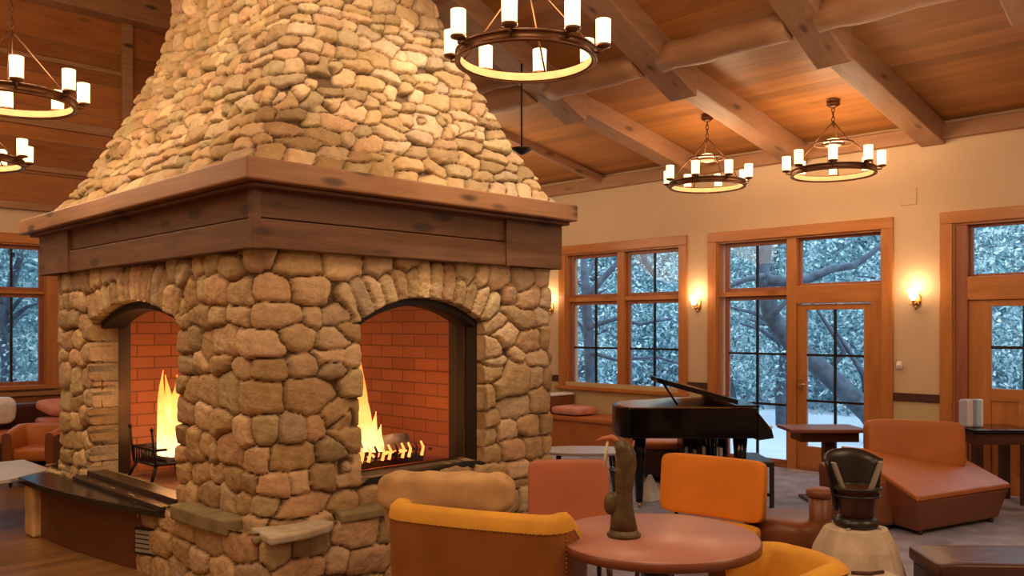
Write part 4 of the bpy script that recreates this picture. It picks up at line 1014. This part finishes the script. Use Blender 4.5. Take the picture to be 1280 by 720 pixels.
# music shelf beneath / behind the piano
bs = empty('low_bookcase', ft(pos(2.12, 9.45)), -PI / 4, 'low dark bookcase glimpsed between the piano legs', 'bookcase')
b = MB(); b.box(-.26, 0, 0, -.24, .28, .56); b.box(.22, 0, 0, .24, .28, .56); b.box(-.26, 0, .54, .24, .28, .56); b.box(-.26, 0, 0, .24, .28, .03); b.box(-.24, .26, .03, .22, .28, .54); b.build('carcass', M['darkwood'], bs)
cols = [M['white'], M['black'], M['white'], M['leather2'], M['ivory'], M['white'], M['lounge'], M['white'], M['ivory']]
pp = pos(2.12, 9.45)
for k in range(9):
    bb = MB(); T = Rz(-PI / 4, (pp.x, pp.y, .044)); x = -.225 + k * .048
    bb.box(x, .03, 0, x + .034, .22, .40 + .03 * math.sin(k * 2.3), T)
    bb.build('score_book', cols[k], bevel=.003, label=['tall white', 'tall black', 'white', 'dark brown', 'ivory', 'plain white', 'orange', 'white thin', 'ivory end'][k] + ' book in the low bookcase under the piano, %s from its tail side' % ['first', 'second', 'third', 'fourth', 'fifth', 'sixth', 'seventh', 'eighth', 'ninth'][k], cat='book', group='score books in the low bookcase')
# orange stool behind the piano
os_ = empty('upholstered_stool', ft(pos(1.79, 9.98)), -PI / 4, 'wide orange-topped bench seat with dark base, seen beneath the piano', 'bench')
b = MB(); b.pad((0, 0, .41), (.68, .5, .12), .6, .4, 30); b.build('seat', M['lounge'], os_)
b = MB(); b.pad((0, 0, .20), (.6, .44, .36), .25, .3, 24); b.build('base', M['leather2'], os_)

# ------------------------------------------------------------------ seating under the window
bq = empty('window_bench', (XA - .4, 8.0, .012), 0, 'built-in orange wooden window bench beneath the tall casement window', 'bench')
b = MB(); b.box(-.22, -1.1, .0, .38, 1.35, .40); b.build('bench_base', M['lounge'], bq, bevel=.01)
b = MB(); b.box(-.25, -1.1, .40, .38, .62, .47); b.build('seat', M['lounge'], bq, bevel=.02)
b = MB(); b.box(-.22, .64, .0, .38, .84, .72); b.build('end_panel', M['leather'], bq, bevel=.02)
b = MB(); b.pad((-.0, .30, .50), (.5, .56, .12), .4, .3, 24); b.v = [tuple(Vector(v) + Vector((XA - .4, 8.0, .05))) for v in b.v]
b.build('seat_cushion', M['pink'], label='pink seat cushion on the window bench', cat='cushion')
b = MB(); b.box(XA - .66, 8.62, .735, XA - .02, 8.85, .77); b.build('folded_blanket', M['white'], bevel=.015, label='folded pale blanket on the end panel of the window bench', cat='blanket')
ct = empty('coffee_table', ft(pos(.84, 9.9)), -PI / 4, 'low pale topped coffee table beside the stone pier', 'table')
b = MB(); b.pad((0, 0, .33), (.95, .62, .04), .25, .7, 40); b.build('tabletop', M['palegrey'], ct)
for x in (-.3, .3):
    for y in (-.18, .18): b = MB(); b.tube([(x, y, .32), (x * 1.1, y * 1.1, 0)], .018, 8); b.build('leg', M['darkwood'], ct)
pl_ = empty('potted_plant', ft(pos(1.17, 9.15)), 0, 'small dark leafy plant in a black pot left of the piano tail', 'plant')
b = MB(); b.lathe([(.10, 0), (.14, .22), (.15, .24), (.12, .24), (.1, .2)], 20); b.build('pot', M['black'], pl_)
b = MB(); g_ = random.Random(9)
for k in range(70):
    a = g_.uniform(0, 6.28); e = g_.uniform(.2, 1.2); L_ = g_.uniform(.10, .24); d_ = Vector((math.cos(a) * math.cos(e), math.sin(a) * math.cos(e), math.sin(e)))
    p0 = Vector((0, 0, .22)); side = d_.cross(Vector((0, 0, 1))).normalized() * .022; pm = p0 + d_ * L_ * .6; pe = p0 + d_ * L_ + Vector((0, 0, -.04))
    b.add([p0, pm + side, pe, pm - side + Vector((0, 0, .004))], [(0, 1, 2, 3)])
b.build('foliage', plain('dark_leaf', (.035, .04, .03), .5), pl_)
p = pos(1.43, 8.75)
b = MB(); b.poly8([(p.x - .11, p.y - .06, .012), (p.x + .11, p.y - .06, .012), (p.x + .11, p.y + .14, .012), (p.x - .11, p.y + .14, .012)], [(p.x - .02, p.y + .03, .26), (p.x + .02, p.y + .03, .26), (p.x + .02, p.y + .05, .26), (p.x - .02, p.y + .05, .26)])
b.build('floor_sign', M['white'], bevel=.006, label='small pale wedge-shaped stand on the carpet before the piano tail', cat='stand')

# ------------------------------------------------------------------ tables by the doors
dt = empty('dining_table', ft(pos(4.95, 8.35)), -PI / 4, 'glossy dark dining table reflecting the corner door glass', 'table')
b = MB(); b.box(-.48, .02, .71, .15, .56, .75); b.build('tabletop', M['piano'], dt, bevel=.008)
b = MB(); b.box(-.44, .06, .60, .12, .52, .71); b.build('apron', M['leather2'], dt)
for x in (-.40, .08):
    for y in (.10, .48): b = MB(); b.box(x - .04, y - .04, 0, x + .04, y + .04, .60); b.build('leg', M['darkwood'], dt)
p = pos(4.57, 8.6)
b = MB(); b.box(-.12, -.02, 0, .12, .02, .28, Rz(-PI / 4, (p.x, p.y, .763))); b.add([], [])
o = b.build('menu_holder', M['stripes'], bevel=.02, label='blue and white striped upright folder standing on the glossy dark table', cat='folder')
side_chair('dark_chair', .5, .62, .44, M['leather2'], M['leather2'], M['black'], 'dark low-backed chair tucked against the glossy dining table', ft(pos(4.85, 7.55)), yaw_to(.1, 1), backh=.22)
b = MB(); q = pos(4.12, 6.98); b.pad((q.x, q.y, .52), (.05, .05, .16), .6, .8, 12); b.pad((q.x, q.y, .50), (.09, .09, .10), .6, .8, 12)
tbl = empty('side_table', ft(pos(3.10, 8.75)), -PI / 4, 'narrow wooden table with thin top in front of the glazed door', 'table')
b = MB(); b.box(-.34, -.22, .70, .42, .26, .735); b.build('tabletop', M['tableedge'], tbl, bevel=.006)
b = MB(); b.box(-.22, -.14, .60, .36, .18, .70); b.build('apron', M['darkwood'], tbl)
b = MB(); b.box(.05, -.05, .03, .15, .05, .60); b.box(-.15, -.15, 0, .35, .15, .03); b.build('pedestal', M['darkwood'], tbl)

# ------------------------------------------------------------------ lounge corner beyond the hearth
st_ = empty('low_table', (1.9, 8.9, 0), 0, 'low wooden table with pale grey top beside the hearth slab', 'table')
b = MB(); b.prism([(.9, 8.22), (2.18, 8.22), (2.60, 8.55), (2.60, 9.35), (.9, 9.35)], .43, .465); b.build('tabletop', M['palegrey'], st_, world=True, bevel=.006)
b = MB(); b.box(1.0, 8.32, .03, 2.12, 9.25, .43); b.build('body', M['floor'], st_, world=True, bevel=.006)
b = MB(); b.box(1.05, 8.36, 0, 2.08, 9.2, .03); b.build('foot', M['darkwood'], st_, world=True)
ac = tub_chair('barrel_chair', .62, .5, .66, .60, M['leather'], M['lounge'], 'rust brown barrel chair by the panelled wall, beside the low grey-topped table', (3.10, 10.6, 0), 2.4, arm=.25, nails=False)
q = Vector((3.30, 11.6, 0))
sf = empty('sofa', (3.2, 12.2, 0), PI, 'dark sofa against the panelled wall under the window', 'sofa')
b = MB(); b.box(-1.0, -.35, .10, 1.0, .40, .34); b.build('base', M['leather2'], sf, bevel=.03)
b = MB(); b.box(-1.0, -.38, .30, 1.0, -.16, .78); b.build('backrest', M['leather2'], sf, bevel=.05)
for x in (-.9, .9):
    for y in (-.28, .32): b = MB(); b.tube([(x, y, .12), (x, y, 0)], .025, 8); b.build('foot', M['darkwood'], sf)
for x in (-1.04, .88): b = MB(); b.box(x, -.38, .1, x + .16, .42, .56); b.build('armrest', M['leather'], sf, bevel=.04)
b = MB(); b.pad((0, .12, .40), (1.75, .52, .14), .35, .2, 30); b.build('seat', M['coral'], sf)
for k, (x, y, z, a, m_, lb_) in enumerate(((3.75, 11.95, .735, .3, 'pink', 'peach cushion leaning on the dark sofa, upper one near the stone pier'), (3.68, 11.80, .56, -.1, 'coral', 'coral cushion lying on the dark sofa beneath the peach one'), (3.05, 12.14, .72, 0, 'white', 'pale patterned cushion standing on the dark sofa'))):
    b = MB(); b.pad((0, 0, 0), (.46, .16, .34) if k == 2 else (.5, .42, .14), .5, .4, 24, Matrix.Translation((x, y, z)) @ Matrix.Rotation(a, 4, 'Z') @ Matrix.Rotation(.25 if k != 1 else 0, 4, 'X'))
    b.build('cushion', M[m_], label=lb_, cat='cushion', group='cushions on the dark sofa')
sc_ = side_chair('wooden_chair', .46, .74, .44, M['leather'], M['leather'], M['leather2'], 'small brown chair facing the panelled wall window beyond the low table', (2.15, 10.35, 0), .2, backh=.34)
copy = copy_tree(sc_); copy.location = (1.55, 10.15, 0); tag(copy, 'small brown chair at the picture edge beyond the low table', 'chair')
lt = empty('lamp_table', (1.9, 11.2, 0), 0, 'thin-topped light wooden table behind the small brown chairs', 'table')
b = MB(); b.box(-1.0, -.3, .54, .75, .3, .57); b.build('tabletop', M['cap'], lt, bevel=.005)
for x in (-.9, .65):
    for y in (-.25, .25): b = MB(); b.box(x - .025, y - .025, 0, x + .025, y + .025, .54); b.build('leg', M['darkwood'], lt)

# ------------------------------------------------------------------ outdoors
MB().box(-30, -30, -.6, 60, 60, -.14).build('ground', M['snow'], kind='structure')
MB().box(10.25, -8, -.13, 14.5, 18, -.02).build('patio', M['snow'], kind='structure')
def leaves(name, P, size, mat, parent=None, seed=0, **tags):
    g = np.random.default_rng(seed); n = len(P)
    a = g.normal(size=(n, 3)); a /= np.linalg.norm(a, axis=1)[:, None]; c_ = g.normal(size=(n, 3)); b_ = np.cross(a, c_); b_ /= np.linalg.norm(b_, axis=1)[:, None]
    s_ = size * g.uniform(.5, 1.5, (n, 1))
    V = np.stack([P - a * s_, P + b_ * s_ * .45, P + a * s_, P - b_ * s_ * .45], 1).reshape(-1, 3)
    me = bpy.data.meshes.new(name); F = np.arange(4 * n)
    off = np.zeros(3)
    if parent is not None: off = np.array(wloc(parent))
    me.vertices.add(4 * n); me.vertices.foreach_set('co', (V - off).ravel().astype('f4')); me.loops.add(4 * n); me.loops.foreach_set('vertex_index', F.astype('i4'))
    me.polygons.add(n); me.polygons.foreach_set('loop_start', (np.arange(n) * 4).astype('i4')); me.update(calc_edges=True); me.materials.append(mat)
    o = bpy.data.objects.new(name, me); C.objects.link(o); o.parent = parent
    return tag(o, **tags)
hillm = plain('wooded_slope', (0.13, 0.26, 0.30), 0.95, noise=0.6, scale=5)
MB().poly8([(21.5, -10, -.6), (21.5, 30, -.6), (34, 30, -.6), (34, -10, -.6)], [(24, -10, 8), (24, 30, 8), (34, 30, 9), (34, -10, 9)]).build('ground_slope', hillm, kind='structure')
MB().poly8([(-20, 21.5, -.6), (21, 21.5, -.6), (21, 34, -.6), (-20, 34, -.6)], [(-20, 23.5, 8), (21, 23.5, 8), (21, 34, 9), (-20, 34, 9)]).build('ground_slope_far', hillm, kind='structure')
g = np.random.default_rng(3)
n = 110000; P = np.stack([g.uniform(18, 20.5, n), g.uniform(-8, 26, n), g.uniform(-.2, 7, n)], 1); P[:, 0] += P[:, 2] * .35
leaves('hedge', P, .075, M['leaf2'], seed=4, label='dense frosted evergreen growth beyond the glazed doors', cat='hedge', kind='stuff')
n = 60000; P = np.stack([g.uniform(-14, 12, n), g.uniform(19, 21, n), g.uniform(-.2, 7, n)], 1)
leaves('hedge', P, .075, M['leaf2'], seed=5, label='dense frosted evergreen growth beyond the window of the panelled wall', cat='hedge', kind='stuff')
def blob(c_, r_, n, seed):
    g = np.random.default_rng(seed); d = g.normal(size=(n, 3)); d /= np.linalg.norm(d, axis=1)[:, None]
    rr = r_ * (.55 + .45 * g.random((n, 1))) * (1 + .3 * np.sin(d[:, :1] * 7 + seed) * np.cos(d[:, 1:2] * 6)); return np.array(c_) + d * rr * np.array([1, 1, .85])
def tree(name, base, lean, hgt, label, seed, crown=1.5, nl=6600, group='frosted trees outside'):
    r = empty(name, (base[0], base[1], -.14), 0, label, 'tree', group); g = random.Random(seed)
    b = MB(); pts = [(0, 0, -.1)]; 
    for k in range(1, 7): t = k / 6; pts.append((lean[0] * t + .1 * math.sin(k * 1.7 + seed), lean[1] * t + .1 * math.cos(k * 2.1 + seed), hgt * t))
    b.tube(pts, [.16, .14, .12, .10, .08, .06, .03], 8)
    for k in range(7):
        t = g.uniform(.3, .9); c0 = Vector((lean[0] * t, lean[1] * t, hgt * t)); a = g.uniform(0, 6.28); L_ = g.uniform(.7, 1.4)
        b.tube([c0, c0 + Vector((math.cos(a) * L_ * .5, math.sin(a) * L_ * .5, .25)), c0 + Vector((math.cos(a) * L_, math.sin(a) * L_, .35))], [.05, .035, .015], 6)
    b.build('trunk', M['bark'], r)
    P = np.vstack([blob((base[0] + lean[0] * .8 + g.uniform(-1, 1) * crown * .6, base[1] + lean[1] * .8 + g.uniform(-1, 1) * crown * .8, hgt * g.uniform(.25, 1.0)), crown * .55, nl // 6, seed * 10 + k) for k in range(6)])
    leaves('foliage', P, .042, M['leaf'], r, seed)
    return r
spots = [(14.8, 12.6, 'behind the first window pane'), (16.6, 9.8, 'behind the second window pane'), (14.6, 7.6, 'behind the side light of the glazed door'), (16.9, 5.6, 'behind the glazed door'), (14.9, 3.0, 'beyond the corner door'), (16.8, .4, 'beyond the corner door edge'), (16.3, 15.6, 'at the stone pier')]
for k, (x, y, w_) in enumerate(spots): tree('frosted_tree', (x, y), (random.uniform(-.5, .5), random.uniform(-.8, .8)), random.uniform(3.2, 4.6), 'frost covered leafy tree outside, ' + w_, 60 + k)
for k, (x, y, w_) in enumerate(((2.2, 16.5, 'at the edge of the panelled wall window'), (4.4, 17.2, 'seen beside the stone pier through the panelled wall window'), (-2.2, 16.8, 'beyond the picture edge'))): tree('frosted_tree', (x, y), (.3, .2), 3.8, 'frost covered leafy tree outside, ' + w_, 80 + k)
# the old leaning tree beyond the glazed door
def PP(px, py, d): return pos((px - 640) / 1080 * d, d, CAM_H + (410 - py) / 1080 * d)
D_ = 13.2
ot_ = empty('leaning_tree', tuple(Vector((PP(1150, 0, D_).x, PP(1150, 0, D_).y, -.14))), 0, 'old dark tree leaning across behind the glazed door and its side light', 'tree')
b = MB(); b.tube([PP(1150, 612, D_), PP(1120, 560, D_), PP(1085, 515, D_), PP(1045, 478, D_), PP(1012, 448, D_ + .1), PP(985, 425, D_ + .2), PP(964, 395, D_ + .3), PP(952, 350, D_ + .4), PP(960, 290, D_ + .5), PP(975, 230, D_ + .6)],
         [.28, .21, .17, .155, .145, .14, .135, .11, .09, .06], 12); b.build('trunk', M['bark'], ot_, world=True)
for pts, r0 in (([(958, 350), (985, 352), (1012, 348), (1040, 336), (1068, 332), (1090, 316), (1115, 292)], .09), ([(1030, 470), (1055, 440), (1040, 415), (1020, 385)], .06), ([(1085, 515), (1080, 470), (1062, 440), (1040, 405)], .06), ([(955, 345), (930, 350), (905, 362), (880, 368)], .05), ([(965, 395), (985, 375), (1010, 372)], .05)):
    b = MB(); b.tube([PP(x, y, D_ + .1) for x, y in pts], [r0 * (1 - .6 * i / (len(pts) - 1)) for i in range(len(pts))], 8); b.build('branch', M['bark'], ot_, world=True)
wt_ = empty('bare_tree', tuple(Vector((PP(742, 0, 16).x, PP(742, 0, 16).y, -.14))), 0, 'bare dark branched tree behind the tall casement window', 'tree')
b = MB(); b.tube([PP(742, 540, 16), PP(738, 450, 16), PP(733, 380, 16), PP(728, 300, 16)], [.13, .11, .09, .05], 8); b.build('trunk', M['bark'], wt_, world=True)
for pts, r0 in (([(733, 372), (752, 350), (775, 325), (790, 312)], .07), ([(735, 410), (770, 398), (800, 405), (840, 398)], .05), ([(800, 300), (806, 325), (818, 345)], .08), ([(737, 440), (770, 450), (820, 446), (850, 455)], .04), ([(790, 312), (800, 300)], .08)):
    b = MB(); b.tube([PP(x, y, 15.9) for x, y in pts], [r0 * (1 - .5 * i / (len(pts) - 1)) for i in range(len(pts))], 8); b.build('branch', M['bark'], wt_, world=True)

# ------------------------------------------------------------------ light
WARM = (1.0, .73, .46)
for (x, y, z, e) in ((1.2, 1.2, 5.2, 250), (-1.5, 5.0, 5.2, 200), (5.5, -1.0, 3.9, 170), (7.2, 2.6, 3.6, 22), (7.6, 8.6, 3.4, 80), (1.2, 10.5, 4.2, 100)):
    lamp('fill_lamp', (x, y, z), e, WARM, .9)  # extra fill lamps without fittings, added to raise the room's brightness
def spot(loc, to, e, ang, col=WARM, rad=.08, blend=.6):
    o, l = lamp('track_spot', loc, e, col, rad, 'SPOT'); l.spot_size = math.radians(ang); l.spot_blend = blend
    o.rotation_euler = (Vector(to) - Vector(loc)).to_track_quat('-Z', 'Y').to_euler(); return o
spot((5.2, 3.1, 5.6), (4.6, 5.0, 3.2), 420, 42, (1, .80, .58))
spot((2.6, 3.2, 6.6), (3.35, 5.4, 4.0), 420, 36, (1, .78, .54))
spot((.6, 6.2, 6.6), (2.9, 6.8, 3.3), 240, 60, (1, .68, .36))
lamp('fire_light', (GX, GY - .1, 1.05), 22, (1, .42, .13), .12)
lamp('fire_light', (3.80, 5.36, 1.15), 16, (1, .42, .13), .10)
lamp('fire_light', (3.6, 6.6, 1.4), 10, (1, .5, .2), .15)
w_ = bpy.data.worlds.new('sky'); bpy.context.scene.world = w_; w_.use_nodes = True; nt = w_.node_tree
bg = nt.nodes['Background']; bg.inputs['Color'].default_value = (0.68, 0.86, 1.0, 1); bg.inputs['Strength'].default_value = 3.8

# ------------------------------------------------------------------ camera
cd = bpy.data.cameras.new('camera'); cam = bpy.data.objects.new('camera', cd); C.objects.link(cam)
cam.location = (0, 0, CAM_H); cam.rotation_euler = (PI / 2, 0, -PI / 4)
cd.sensor_width = 36; cd.lens = 36 * 1080 / 1280; cd.shift_y = 50 / 1280; cd.clip_start = .05; cd.clip_end = 200
sc = bpy.context.scene; sc.camera = cam
sc.view_settings.view_transform = 'Standard'; sc.view_settings.look = 'None'; sc.view_settings.exposure = 0.18; sc.view_settings.gamma = 1.0
sc.view_settings.use_curve_mapping = False
sc.cycles.use_denoising = True; sc.cycles.max_bounces = 7; sc.cycles.transparent_max_bounces = 12
sc.cycles.sample_clamp_indirect = 6.0
